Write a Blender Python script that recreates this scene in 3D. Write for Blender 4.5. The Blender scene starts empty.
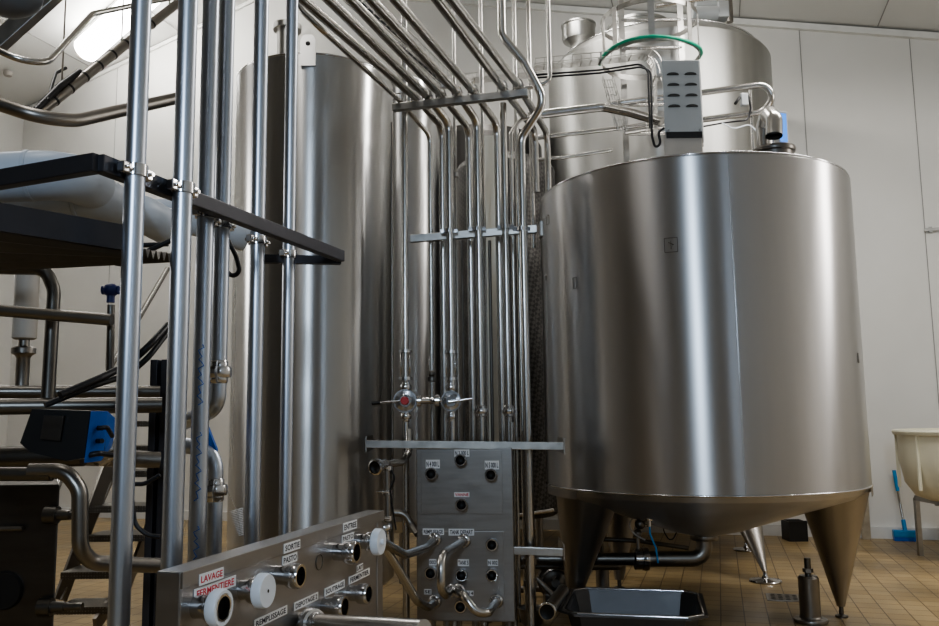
import bpy, bmesh, math, random
from mathutils import Vector, Matrix
random.seed(7)
PI = math.pi
F = 830.0; CX, CY = 469.5, 313.0; KY = F/730.0
CAMZ = 1.35
pitch = math.atan(101.5/F); roll = 0.0132
cam_pos = Vector((0, 0, CAMZ))
fwd = Vector((0, math.cos(pitch), math.sin(pitch)))
up0 = Vector((0, -math.sin(pitch), math.cos(pitch)))
rt0 = Vector((1, 0, 0))
rt = rt0*math.cos(roll) - up0*math.sin(roll)
up = up0*math.cos(roll) + rt0*math.sin(roll)
def ray(px, py): return fwd*F + rt*(px-CX) - up*(py-CY)
def at(px, py, Y):                      # survey point: photo pixel at distance Y*KY
    d = ray(px, py); return cam_pos + d*(Y*KY/d.y)
def atz(px, py, z):
    d = ray(px, py); return cam_pos + d*((z-CAMZ)/d.z)
def onpl(px, py, P, n):
    d = ray(px, py); return cam_pos + d*((P-cam_pos).dot(n)/d.dot(n))
V = lambda *a: Vector(a)

COL = bpy.context.scene.collection
# ------------------------------------------------------------ materials
def newmat(name):
    m = bpy.data.materials.new(name); m.use_nodes = True
    nt = m.node_tree; return m, nt, nt.nodes['Principled BSDF']
def steel(name, col=(.55,.54,.53), rough=.28, aniso=0, stretch=(1,1,1), scale=8, var=.25, rvar=.12, bump=0.0, metallic=1.0, cells=None, use_gen=False):
    m, nt, b = newmat(name); N = nt.nodes; L = nt.links
    tc = N.new('ShaderNodeTexCoord'); mp = N.new('ShaderNodeMapping'); mp.inputs['Scale'].default_value = stretch
    L.new(tc.outputs['Object'], mp.inputs[0])
    nz = N.new('ShaderNodeTexNoise'); nz.inputs['Scale'].default_value = scale; nz.inputs['Detail'].default_value = 6
    L.new(mp.outputs[0], nz.inputs['Vector'])
    cr = N.new('ShaderNodeMapRange'); cr.inputs[1].default_value=.3; cr.inputs[2].default_value=.7
    cr.inputs[3].default_value = 1-var; cr.inputs[4].default_value = 1.0
    L.new(nz.outputs['Fac'], cr.inputs[0])
    mx = N.new('ShaderNodeVectorMath'); mx.operation = 'SCALE'; mx.inputs[0].default_value = col
    L.new(cr.outputs[0], mx.inputs['Scale']); L.new(mx.outputs[0], b.inputs['Base Color'])
    rr = N.new('ShaderNodeMapRange'); rr.inputs[1].default_value=.3; rr.inputs[2].default_value=.7
    rr.inputs[3].default_value = max(.04, rough-rvar/2); rr.inputs[4].default_value = rough+rvar/2
    L.new(nz.outputs['Fac'], rr.inputs[0]); L.new(rr.outputs[0], b.inputs['Roughness'])
    b.inputs['Metallic'].default_value = metallic
    if aniso:
        b.inputs['Anisotropic'].default_value = aniso; b.inputs['Anisotropic Rotation'].default_value = .25
        tg = N.new('ShaderNodeTangent'); tg.direction_type = 'RADIAL'; tg.axis = 'Z'
        L.new(tg.outputs[0], b.inputs['Tangent'])
    if bump:
        bp = N.new('ShaderNodeBump'); bp.inputs['Strength'].default_value = bump; bp.inputs['Distance'].default_value = .02
        n2 = N.new('ShaderNodeTexNoise'); n2.inputs['Scale'].default_value = 2.2; n2.inputs['Detail'].default_value = 1
        L.new(mp.outputs[0], n2.inputs['Vector']); L.new(n2.outputs['Fac'], bp.inputs['Height']); L.new(bp.outputs[0], b.inputs['Normal'])
    return m
def plain(name, col, rough=.5, metallic=0, var=.08, scale=6, emit=None, es=1):
    m, nt, b = newmat(name); N = nt.nodes; L = nt.links
    tc = N.new('ShaderNodeTexCoord'); nz = N.new('ShaderNodeTexNoise'); nz.inputs['Scale'].default_value = scale
    nz.inputs['Detail'].default_value = 4
    L.new(tc.outputs['Object'], nz.inputs['Vector'])
    cr = N.new('ShaderNodeMapRange'); cr.inputs[1].default_value=.3; cr.inputs[2].default_value=.7
    cr.inputs[3].default_value = 1-var; cr.inputs[4].default_value = 1+var*.3
    L.new(nz.outputs['Fac'], cr.inputs[0])
    mx = N.new('ShaderNodeVectorMath'); mx.operation = 'SCALE'; mx.inputs[0].default_value = col
    L.new(cr.outputs[0], mx.inputs['Scale']); L.new(mx.outputs[0], b.inputs['Base Color'])
    b.inputs['Roughness'].default_value = rough; b.inputs['Metallic'].default_value = metallic
    if emit:
        b.inputs['Emission Color'].default_value = (*emit, 1); b.inputs['Emission Strength'].default_value = es
    return m
M = {}
M['tank'] = steel('tank_steel', (.57,.565,.57), .33, .95, (1.5,1.5,.1), 4, .10, .05, bump=.02)
M['tank_tall'] = steel('tall_tank_steel', (.58,.58,.58), .30, .9, (2,2,.12), 3, .12, .06, bump=.07)
M['tank_back'] = steel('matt_tank_steel', (.50,.50,.485), .42, .7, (2,2,.15), 4, .15, .08)
M['tank_shade'] = steel('shade_tank_steel', (.16,.155,.15), .42, .5, (2,2,.2), 4, .3, .1)  # dark colour stands in for the shade behind the pipe bundle
M['cone'] = steel('leg_steel', (.46,.44,.42), .34, 0, (2,2,.6), 3, .12, .05)
M['pipe'] = steel('pipe_steel', (.56,.545,.52), .25, 0, (1,1,1), 1.2, .10, .02)
M['pipe_front'] = steel('front_pipe_steel', (.56,.60,.67), .34, 0, (1,1,1), 2, .08, .02)
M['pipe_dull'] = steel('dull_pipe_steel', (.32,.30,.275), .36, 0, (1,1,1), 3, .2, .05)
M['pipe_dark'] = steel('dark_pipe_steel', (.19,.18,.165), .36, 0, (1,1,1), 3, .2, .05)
M['fitting'] = steel('polished_fitting', (.68,.68,.69), .14, 0, (1,1,1), 12, .15, .08)
M['panel'] = steel('panel_steel', (.34,.33,.32), .36, 0, (1,1,9), 5, .10, .06)
M['panel_front'] = steel('front_panel_steel', (.38,.37,.365), .40, 0, (1,1,6), 6, .10, .06)
M['bracket'] = steel('bracket_steel', (.50,.49,.47), .34, 0, (3,3,3), 6, .2, .1)
M['dark_frame'] = plain('dark_frame', (.065,.065,.075), .38, .6, .2)
M['corr'] = plain('corrugated_sheet', (.22,.21,.20), .40, .7, .2)
M['cabinet'] = steel('cabinet_steel', (.14,.13,.12), .36, 0, (1,1,6), 5, .15, .06)
M['black'] = plain('black_rubber', (.012,.012,.013), .45)
M['bore'] = plain('dark_bore', (.004,.004,.004), .5)
M['cable'] = plain('black_cable', (.015,.015,.018), .4)
M['white_plastic'] = plain('white_plastic', (.78,.83,.90), .38, 0, .05)
M['lagging'] = plain('pale_lagging', (.50,.55,.62), .42, 0, .06, 3)
M['label'] = plain('label_white', (.85,.86,.88), .5, 0, .04)
M['ink'] = plain('label_black_ink', (.02,.02,.035), .6)
M['red_ink'] = plain('label_red_ink', (.62,.03,.06), .6)
M['blue'] = plain('blue_plastic', (.015,.13,.55), .35)
M['blue_dark'] = plain('dark_blue_paint', (.015,.03,.14), .35)
M['blue_light'] = plain('light_blue_plastic', (.03,.28,.62), .4)
M['blue_ink'] = plain('blue_marker_ink', (.03,.16,.60), .5)
M['green'] = plain('green_hose', (.02,.36,.22), .45)
M['grey_box'] = plain('grey_enamel', (.46,.48,.49), .42, .25, .05)
M['slot'] = plain('slot_shadow', (.03,.03,.03), .6)
M['cream'] = plain('cream_plastic', (.78,.75,.60), .42, 0, .06)
M['beige'] = plain('beige_sleeve', (.45,.42,.38), .6, 0, .1)
M['wall'] = plain('white_wall_panel', (.74,.73,.70), .45, 0, .05, 1.2)
M['ceil'] = plain('ceiling_panel', (.72,.72,.70), .5, 0, .05, 1.0)
M['base'] = plain('baseboard_white', (.70,.70,.69), .45, 0, .08)
M['seam'] = plain('seam_grey', (.30,.29,.28), .7)  # grey for the thin joint lines between panels
M['trimw'] = plain('trim_white', (.80,.80,.77), .45)
M['bristle'] = plain('white_bristle', (.8,.8,.8), .6)
M['tub'] = steel('tub_steel', (.19,.19,.195), .5, 0, (1,1,1), 5, .2, .08)
M['wood'] = plain('weathered_board', (.42,.36,.27), .7, 0, .3, 9)
M['tube_light'] = plain('fluorescent_diffuser', (.9,.9,.9), .5, 0, 0, 5, (1,.98,.94), 18)
M['screen'] = plain('glossy_blue_display', (.03,.12,.5), .1, 0, .3, 30, (.10,.35,1), .8)
M['lamp_grey'] = plain('lamp_grey', (.16,.17,.19), .4, .3)
M['red'] = plain('red_cap', (.5,.02,.02), .4)
# checker plate
def checker(name, base, hi, sc, metallic=.9, rough=.35):
    m, nt, b = newmat(name); N = nt.nodes; L = nt.links
    tc = N.new('ShaderNodeTexCoord'); vo = N.new('ShaderNodeTexVoronoi'); vo.inputs['Scale'].default_value = sc
    vo.inputs['Randomness'].default_value = .15
    L.new(tc.outputs['Object'], vo.inputs['Vector'])
    cr = N.new('ShaderNodeValToRGB'); cr.color_ramp.elements[0].position=.18; cr.color_ramp.elements[1].position=.42
    cr.color_ramp.elements[0].color = (*hi,1); cr.color_ramp.elements[1].color = (*base,1)
    L.new(vo.outputs['Distance'], cr.inputs[0]); L.new(cr.outputs[0], b.inputs['Base Color'])
    b.inputs['Metallic'].default_value = metallic; b.inputs['Roughness'].default_value = rough
    return m
M['checker'] = checker('checker_plate', (.22,.21,.20), (.75,.74,.70), 55)
M['perf'] = checker('perforated_strip', (.60,.59,.53), (.16,.15,.13), 38, .5, .45)
M['tread'] = checker('tread_plate', (.25,.24,.22), (.62,.60,.56), 60)
# cross-hatched dark cladding
def hatch():
    m, nt, b = newmat('cross_hatched_cladding'); N = nt.nodes; L = nt.links
    tc = N.new('ShaderNodeTexCoord'); mp = N.new('ShaderNodeMapping'); mp.inputs['Rotation'].default_value=(0,.6,0)
    L.new(tc.outputs['Object'], mp.inputs[0])
    ch = N.new('ShaderNodeTexChecker'); ch.inputs['Scale'].default_value = 34
    ch.inputs['Color1'].default_value=(.05,.048,.046,1); ch.inputs['Color2'].default_value=(.11,.105,.10,1)
    L.new(mp.outputs[0], ch.inputs['Vector']); L.new(ch.outputs[0], b.inputs['Base Color'])
    b.inputs['Metallic'].default_value=.5; b.inputs['Roughness'].default_value=.4
    return m
M['hatch'] = hatch()
THETA = math.radians(16.5)
def tiles():
    m, nt, b = newmat('yellow_floor_tile'); N = nt.nodes; L = nt.links
    tc = N.new('ShaderNodeTexCoord'); mp = N.new('ShaderNodeMapping')
    mp.inputs['Rotation'].default_value = (0,0,THETA)
    L.new(tc.outputs['Object'], mp.inputs[0])
    br = N.new('ShaderNodeTexBrick'); br.offset = 0; br.inputs['Scale'].default_value = 1
    br.inputs['Brick Width'].default_value=.15; br.inputs['Row Height'].default_value=.15; br.inputs['Mortar Size'].default_value=.0042
    br.inputs['Mortar Smooth'].default_value=.3
    br.inputs['Color1'].default_value=(.36,.255,.125,1); br.inputs['Color2'].default_value=(.44,.325,.17,1)
    br.inputs['Mortar'].default_value=(.13,.085,.045,1)
    L.new(mp.outputs[0], br.inputs['Vector'])
    nz = N.new('ShaderNodeTexNoise'); nz.inputs['Scale'].default_value=1.6; nz.inputs['Detail'].default_value=6; L.new(tc.outputs['Object'], nz.inputs['Vector'])
    mr = N.new('ShaderNodeMapRange'); mr.inputs[1].default_value=.35; mr.inputs[2].default_value=.7; mr.inputs[3].default_value=.62; mr.inputs[4].default_value=1.1
    L.new(nz.outputs['Fac'], mr.inputs[0])
    sc = N.new('ShaderNodeVectorMath'); sc.operation='SCALE'; L.new(br.outputs['Color'], sc.inputs[0]); L.new(mr.outputs[0], sc.inputs['Scale'])
    L.new(sc.outputs[0], b.inputs['Base Color'])
    r2 = N.new('ShaderNodeMapRange'); r2.inputs[3].default_value=.22; r2.inputs[4].default_value=.6; L.new(nz.outputs['Fac'], r2.inputs[0]); L.new(r2.outputs[0], b.inputs['Roughness'])
    bp = N.new('ShaderNodeBump'); bp.inputs['Strength'].default_value=.4; bp.inputs['Distance'].default_value=.004; bp.invert=True
    L.new(br.outputs['Fac'], bp.inputs['Height']); L.new(bp.outputs[0], b.inputs['Normal'])
    return m
M['tile'] = tiles()

# ------------------------------------------------------------ mesh helpers
def fillet(pts, rad, n=7):
    pts = [Vector(p) for p in pts]
    if len(pts) < 3 or rad <= 0: return pts
    out = [pts[0]]
    for i in range(1, len(pts)-1):
        a, b, c = pts[i-1], pts[i], pts[i+1]
        d1 = (a-b); d2 = (c-b); l1 = d1.length; l2 = d2.length; d1.normalize(); d2.normalize()
        ang = d1.angle(d2)
        if ang > PI-.02: out.append(b); continue
        t = min(rad/math.tan(ang/2), l1*.48, l2*.48); r = t*math.tan(ang/2)
        bis = (d1+d2).normalized(); cen = b + bis*(r/math.sin(ang/2))
        p1 = b+d1*t; p2 = b+d2*t
        v1 = (p1-cen); v2 = (p2-cen); tot = v1.angle(v2); ax = v1.cross(v2).normalized()
        for k in range(n+1):
            out.append(cen + Matrix.Rotation(tot*k/n, 3, ax) @ v1)
    out.append(pts[-1]); return out
class MB:
    def __init__(s): s.bm = bmesh.new(); s.flat = []
    def tube(s, pts, r, bend=0, seg=18, cap=True, n=7):
        P = fillet(pts, bend, n); rs = r if isinstance(r, (list,tuple)) else [r]*len(P)
        T = []
        for i in range(len(P)):
            a = P[max(0,i-1)]; b = P[min(len(P)-1,i+1)]; T.append((b-a).normalized())
        nrm = T[0].orthogonal().normalized(); rings = []
        for i, p in enumerate(P):
            nrm = (nrm - T[i]*nrm.dot(T[i])).normalized(); bi = T[i].cross(nrm)
            rings.append([s.bm.verts.new(p + (nrm*math.cos(2*PI*k/seg) + bi*math.sin(2*PI*k/seg))*rs[i]) for k in range(seg)])
        for i in range(len(rings)-1):
            for k in range(seg):
                f = s.bm.faces.new((rings[i][k], rings[i][(k+1)%seg], rings[i+1][(k+1)%seg], rings[i+1][k])); f.smooth = True
        if cap:
            s.bm.faces.new(rings[0][::-1]); s.bm.faces.new(rings[-1])
        return s
    def lathe(s, prof, org, axis=(0,0,1), seg=32, close=False):
        # prof list of (r, h); sharp corners need doubled points
        org = Vector(org); ax = Vector(axis).normalized(); e1 = ax.orthogonal().normalized(); e2 = ax.cross(e1)
        rings = []
        for r, h in prof:
            if r < 1e-6: rings.append([s.bm.verts.new(org+ax*h)]); continue
            rings.append([s.bm.verts.new(org+ax*h+(e1*math.cos(2*PI*k/seg)+e2*math.sin(2*PI*k/seg))*r) for k in range(seg)])
        prs = list(zip(rings, rings[1:]))
        if close: prs.append((rings[-1], rings[0]))
        for i,(a,b) in enumerate(prs):
            for k in range(seg):
                k2 = (k+1)%seg
                if len(a)==1 and len(b)==1: continue
                if len(a)==1: f = s.bm.faces.new((a[0], b[k2], b[k]))
                elif len(b)==1: f = s.bm.faces.new((a[k], a[k2], b[0]))
                else: f = s.bm.faces.new((a[k], a[k2], b[k2], b[k]))
                f.smooth = True
        return s
    def box(s, c, dx, dy, dz, bev=0):
        # dx,dy,dz full-extent vectors
        c = Vector(c); dx=Vector(dx)/2; dy=Vector(dy)/2; dz=Vector(dz)/2
        vs = [s.bm.verts.new(c+dx*i+dy*j+dz*k) for i in (-1,1) for j in (-1,1) for k in (-1,1)]
        fs = [(0,1,3,2),(4,6,7,5),(0,4,5,1),(2,3,7,6),(0,2,6,4),(1,5,7,3)]
        fl = [s.bm.faces.new([vs[q] for q in f]) for f in fs]
        bmesh.ops.recalc_face_normals(s.bm, faces=fl)
        if bev:
            es = list({e for f in fl for e in f.edges})
            bmesh.ops.bevel(s.bm, geom=es, offset=bev, segments=2, affect='EDGES', profile=.6)
        return s
    def bar(s, a, b, w, h, upv=(0,0,1), bev=0):
        a=Vector(a); b=Vector(b); d=b-a; dn=d.normalized(); side=dn.cross(Vector(upv)).normalized(); u=side.cross(dn)
        return s.box((a+b)/2, d, side*w, u*h, bev)
    def poly(s, pts):
        return s.bm.faces.new([s.bm.verts.new(Vector(p)) for p in pts])
    def prism(s, pts, off):
        off = Vector(off); a=[s.bm.verts.new(Vector(p)) for p in pts]; b=[s.bm.verts.new(Vector(p)+off) for p in pts]
        n=len(pts); fl=[s.bm.faces.new(a), s.bm.faces.new(b[::-1])]
        for i in range(n): fl.append(s.bm.faces.new((a[i],b[i],b[(i+1)%n],a[(i+1)%n])))
        bmesh.ops.recalc_face_normals(s.bm, faces=fl); return s
    def sphere(s, c, r, sc=(1,1,1)):
        mt = Matrix.Translation(Vector(c)) @ Matrix.Diagonal((*sc,1))
        g = bmesh.ops.create_uvsphere(s.bm, u_segments=20, v_segments=12, radius=r, matrix=mt)
        for v in g['verts']:
            for f in v.link_faces: f.smooth = True
        return s
    def build(s, name, mat, parent=None, recalc=True):
        if recalc: bmesh.ops.recalc_face_normals(s.bm, faces=s.bm.faces[:])
        return link(name, s.bm, mat, parent)
WL = {}
def link(name, bm, mat, parent=None):
    xs=[v.co for v in bm.verts]
    lo=Vector([min(c[i] for c in xs) for i in range(3)]); hi=Vector([max(c[i] for c in xs) for i in range(3)])
    c = Vector(((lo.x+hi.x)/2,(lo.y+hi.y)/2,lo.z))
    for v in bm.verts: v.co -= c
    # mark sharp by angle
    for e in bm.edges:
        if len(e.link_faces)==2 and e.calc_face_angle(0) > math.radians(38): e.smooth = False
    me = bpy.data.meshes.new(name); bm.to_mesh(me); bm.free(); me.materials.append(mat)
    o = bpy.data.objects.new(name, me); COL.objects.link(o); place(o, c, parent); return o
def place(o, c, parent):
    o.location = c; WL[o.name] = Vector(c)
    if parent:
        o.parent = parent; o.matrix_parent_inverse = Matrix.Translation(-WL[parent.name])
def tag(o, label, cat, group=None, kind=None):
    o['label'] = label; o['category'] = cat
    if group: o['group'] = group
    if kind: o['kind'] = kind
    return o
def thing(name, label, cat, loc, group=None):
    o = bpy.data.objects.new(name, None); COL.objects.link(o); o.empty_display_size=.1; place(o, Vector(loc), None)
    return tag(o, label, cat, group)
def struct(name, mb, mat, parent=None, recalc=True):
    o = mb.build(name, mat, parent, recalc)
    if not parent: o['kind'] = 'structure'
    return o
def text(root, name, s, c, ux, uy, n, h, mat, width=None):
    cu = bpy.data.curves.new('txt','FONT'); cu.body = s; cu.size = 1; cu.align_x='CENTER'; cu.align_y='CENTER'; cu.extrude=0.0; cu.resolution_u=2
    cu.offset = .022
    to = bpy.data.objects.new('txt', cu); COL.objects.link(to)
    bpy.context.view_layer.update()
    dg = bpy.context.evaluated_depsgraph_get(); me = bpy.data.meshes.new_from_object(to.evaluated_get(dg))
    bpy.data.objects.remove(to); bpy.data.curves.remove(cu)
    xs=[v.co.x for v in me.vertices]; ys=[v.co.y for v in me.vertices]
    sx = (width/(max(xs)-min(xs))) if width else h/(max(ys)-min(ys)); sy = h/(max(ys)-min(ys))
    mx=(max(xs)+min(xs))/2; my=(max(ys)+min(ys))/2
    bm = bmesh.new(); bm.from_mesh(me); bpy.data.meshes.remove(me)
    for v in bm.verts: v.co = c + ux*((v.co.x-mx)*sx) + uy*((v.co.y-my)*sy) + n*.0012
    return link(name, bm, mat, root)
def label_plate(root, s, c, ux, uy, n, w, h, ink=None, lab=None):
    p = MB().box(c, ux*w, uy*h, n*.0015).build('label_plate', M['label'], root)
    if lab: p['label'] = lab
    text(p, 'lettering', s, c, ux, uy, n, h*.62, ink or M['ink'], w*.90)
    return p

# ------------------------------------------------------------ room (turned 16.5 degrees)
tdir = V(math.cos(THETA), -math.sin(THETA), 0); ndir = V(math.sin(THETA), math.cos(THETA), 0)
NW = 10.25*math.cos(THETA)
def un(u, n, z): return tdir*u + ndir*n + V(0,0,z)
RU, RZ = -5.62, 7.35; SL, SR = .288, -.235
def ceilz(u): return RZ + (SR*(u-RU) if u > RU else SL*(u-RU))
U0, U1, NB = -10.0, 3.9, -4.5
struct('floor', MB().prism([un(U0,NB,-.1), un(U1,NB,-.1), un(U1,NW,-.1), un(U0,NW,-.1)], (0,0,.1)), M['tile'])
def gable(n, off):
    return MB().prism([un(U0,n,0), un(U1,n,0), un(U1,n,ceilz(U1)), un(RU,n,RZ), un(U0,n,ceilz(U0))], ndir*off)
struct('wall_back', gable(NW, .12), M['wall'])
M['wall_dim'] = plain('dim_grey_wall', (.16,.165,.17), .7, 0, .2, .8)  # unseen rear wall coloured dark so the steel reflects less light
struct('wall_front', gable(NB-.12, .12), M['wall_dim'])
struct('wall_left', MB().prism([un(U0,NB,0), un(U0,NW,0), un(U0,NW,ceilz(U0)), un(U0,NB,ceilz(U0))], -tdir*.12), M['wall'])
struct('wall_right', MB().prism([un(U1,NB,0), un(U1,NW,0), un(U1,NW,ceilz(U1)), un(U1,NB,ceilz(U1))], tdir*.12), M['wall'])
cm = MB()
cm.prism([un(U0-.1,NB-.1,ceilz(U0)), un(RU,NB-.1,RZ), un(RU,NW+.1,RZ), un(U0-.1,NW+.1,ceilz(U0))], (0,0,.12))
cm.prism([un(RU,NB-.1,RZ), un(U1+.1,NB-.1,ceilz(U1)), un(U1+.1,NW+.1,ceilz(U1)), un(RU,NW+.1,RZ)], (0,0,.12))
struct('ceiling', cm, M['ceil'])
struct('baseboard_back', MB().bar(un(U0+.01,NW-.02,.06), un(U1-.01,NW-.02,.06), .035, .12), M['base'])
struct('baseboard_right', MB().bar(un(U1-.02,NB+.05,.06), un(U1-.02,NW-.04,.06), .035, .12), M['base'])
# wall panel joints and ceiling trims
def wallpt(px, py): return onpl(px, py, un(0,NW,0), ndir)
ti = 1
for px, py in ((116,110),(803,90),(911,60)):
    p = wallpt(px, py); u = p.dot(tdir)
    struct('trim_%d'%ti, MB().bar(un(u,NW-.003,.13), un(u,NW-.003,ceilz(u)-.05), .008, .004, ndir), M['seam']); ti += 1
struct('trim_%d'%ti, MB().bar(un(RU+.02,NW-.03,RZ-.04), un(U1-.02,NW-.03,ceilz(U1)-.04), .06, .07), M['trimw']); ti += 1
struct('trim_%d'%ti, MB().bar(un(U0+.02,NW-.02,ceilz(U0)-.03), un(RU-.02,NW-.02,RZ-.03), .03, .05), M['trimw']); ti += 1
for u in (-8.6, -7.2, -1.0, .45, 1.9, 3.2):
    struct('trim_%d'%ti, MB().bar(un(u,NB+.1,ceilz(u)-.004), un(u,NW-.1,ceilz(u)-.004), .012, .006), M['seam']); ti += 1
for n in (7.2, 4.4):
    struct('trim_%d'%ti, MB().bar(un(U0+.1,n,ceilz(U0+.1)-.004), un(RU,n,RZ-.004), .014, .006), M['seam']); ti += 1

# ------------------------------------------------------------ generic pipe
def pipe(name, label, cat, pts, r, mat='pipe', bend=.09, group=None, seg=18):
    o = MB().tube(pts, r, bend, seg).build(name, M[mat]); return tag(o, label, cat, group)
def union_prof(r):   # hygienic union nut: flared ring
    return [(r,-.035),(r*1.15,-.03),(r*1.15,-.018),(r*1.5,-.016),(r*1.62,-.008),(r*1.62,.008),(r*1.5,.016),(r*1.15,.018),(r*1.15,.03),(r,.035)]
def add_union(parent, c, axis, r, mat='fitting', name='union_nut'):
    return MB().lathe(union_prof(r), c, axis, 28).build(name, M[mat], parent)

# ============================================================ RIGHT STORAGE TANK
TX, TY, TR = 1.572, 5.785, 1.055; ZB, ZT = .845, 2.87
tank = thing('storage_tank', 'wide brushed steel storage tank on conical legs, in front of the taller tank at right', 'tank', (TX,TY,0))
MB().lathe([(TR-.03,ZB-.01),(TR,ZB+.03),(TR,ZB+.03),(TR,ZT-.02),(TR,ZT-.02),(TR-.012,ZT-.006),(TR-.03,ZT)], (TX,TY,0), seg=128).build('shell', M['tank'], tank)
MB().lathe([(TR-.03,ZT),(TR-.1,ZT+.02),(.6,ZT+.10),(.3,ZT+.13),(0,ZT+.14)], (TX,TY,0), seg=96).build('dome_top', M['tank'], tank)
MB().lathe([(TR-.03,ZB-.01),(TR-.08,ZB-.045),(.6,ZB-.17),(.25,ZB-.29),(.075,ZB-.33),(0,ZB-.33)], (TX,TY,0), seg=96).build('bottom_cone', M['tank'], tank)
def ring(r, R, org, axis=(0,0,1), seg=96, m=10):
    return MB().lathe([(R+r*math.cos(2*PI*k/m), r*math.sin(2*PI*k/m)) for k in range(m)], org, axis, seg, close=True)
ring(.007, TR+.001, (TX,TY,ZB+.03)).build('weld_seam', M['fitting'], tank)
ring(.006, TR-.008, (TX,TY,ZT-.006)).build('rim_seam', M['fitting'], tank)
def on_tank(px, py):
    d = ray(px,py); ox, oy = -TX, -TY; a = d.x**2+d.y**2; b = 2*(ox*d.x+oy*d.y); c = ox*ox+oy*oy-(TR)**2
    t = (-b-math.sqrt(max(0,b*b-4*a*c)))/(2*a); return cam_pos+d*t
p = on_tank(737,330); nn = V(p.x-TX,p.y-TY,0).normalized()
MB().bar(V(p.x,p.y,ZB+.04), V(p.x,p.y,ZT-.03), .005, .004, nn).build('vertical_weld', M['fitting'], tank)
# repair patch and small scuffs
def scuff(px, py, w, h, nm, mat):
    p = on_tank(px,py); n = V(p.x-TX,p.y-TY,0).normalized(); s = n.cross(V(0,0,1))
    mb = MB(); pts = []
    for k in range(4):
        a = (-1,1,1,-1)[k]; b = (-1,-1,1,1)[k]; pts.append(p+n*.002+s*a*w/2+V(0,0,b*h/2))
    for k in range(4): mb.tube([pts[k], pts[(k+1)%4]], .0018, 0, 6)
    if nm=='weld_patch': mb.tube([p+n*.002-s*w*.2, p+n*.002+s*w*.2+V(0,0,h*.2)], .003, 0, 6); mb.tube([p+n*.002+V(0,0,h*.3), p+n*.002-V(0,0,h*.3)], .002, 0, 6)
    mb.build(nm, M[mat], tank)
scuff(671,245,.075,.085,'weld_patch','pipe_dark')
for (px,py,w,h) in ((575,283,.035,.07),(858,358,.02,.06),(548,220,.05,.06),(546,278,.03,.03)): scuff(px,py,w,h,'weld_mark','pipe_dull')
# legs: leg mesh = folded cone from shell to tip
def leg(top_a, wide, tip, z_top, foot='bolt', root=tank, cx=TX, cy=TY, R=TR, seg=20, tipr=.035, name='leg'):
    n = V(math.cos(top_a), math.sin(top_a), 0); s = V(-n.y, n.x, 0)
    tip = Vector(tip); mb = MB(); rings = []
    H = 12
    for i in range(H+1):
        f = i/H; z = z_top*(1-f)+tip.z*f
        c = V(cx,cy,0)+n*(R-wide*.93); c.z = z
        cc = c.lerp(V(tip.x,tip.y,z), f); rr = wide*(1-f)+tipr*f
        rr = max(rr, tipr)
        rings.append([mb.bm.verts.new(cc + n*(rr*.92*math.cos(2*PI*k/seg)) + s*(rr*math.sin(2*PI*k/seg))) for k in range(seg)])
    for i in range(H):
        for k in range(seg):
            f = mb.bm.faces.new((rings[i][k],rings[i][(k+1)%seg],rings[i+1][(k+1)%seg],rings[i+1][k])); f.smooth=True
    mb.bm.faces.new(rings[0]); mb.bm.faces.new(rings[-1])
    o = mb.build(name, M['cone'], root)
    if foot=='bolt':
        MB().lathe([(0,-tip.z+.0),(.04,-tip.z),(.04,-tip.z+.012),(.015,-tip.z+.02),(.015,.01),(0,.01)], tip, seg=20).build('foot', M['pipe_dark'], o)
    else:
        MB().lathe([(0,-tip.z+.0),(.12,-tip.z),(.125,-tip.z+.008),(.12,-tip.z+.016),(.03,-tip.z+.03),(.018,-tip.z+.05),(.018,.01),(0,.01)], tip, seg=32).build('foot', M['fitting'], o)
    return o
leg(math.radians(-20), .25, atz(841,606,.07), ZB+.015, tipr=.028)
leg(math.radians(196), .24, atz(573,604,.07), ZB+.015, tipr=.04)
leg(math.radians(118), .19, V(1.13,6.62,.07), ZB, tipr=.035)
# shoulder plates where the legs meet the shell
for a, w in ((-20,.25),(196,.25)):
    a=math.radians(a); n=V(math.cos(a),math.sin(a),0)
    mb=MB(); R=TR+.004; rows=[]
    for z in (ZB-.03, ZB+.028):
        rows.append([mb.bm.verts.new(V(TX+R*math.cos(a+t),TY+R*math.sin(a+t),z)) for t in [(-1+2*k/14)*w/TR for k in range(15)]])
    for k in range(14): mb.bm.faces.new((rows[0][k],rows[0][k+1],rows[1][k+1],rows[1][k])).smooth=True
    mb.build('leg_plate', M['cone'], tank)
# outlet elbow below
oc = V(TX, TY, ZB-.33)
e0 = oc; e1 = V(TX, TY, .36); e2 = V(TX-.42, TY+.02, .36)
ob = MB().tube([oc+V(0,0,.02), e1, e2], .052, .13).build('outlet_elbow', M['pipe_dull'], tank)
MB().lathe([(.06,0),(.085,.0),(.09,.01),(.09,.03),(.085,.04),(.06,.04)], oc+V(0,0,-.03), seg=32).build('flange', M['pipe_dull'], ob)
MB().lathe([(.055,0),(.075,.0),(.078,.02),(.075,.04),(.055,.04)], e2, (1,0,0), seg=28).build('flange', M['fitting'], ob)
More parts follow.
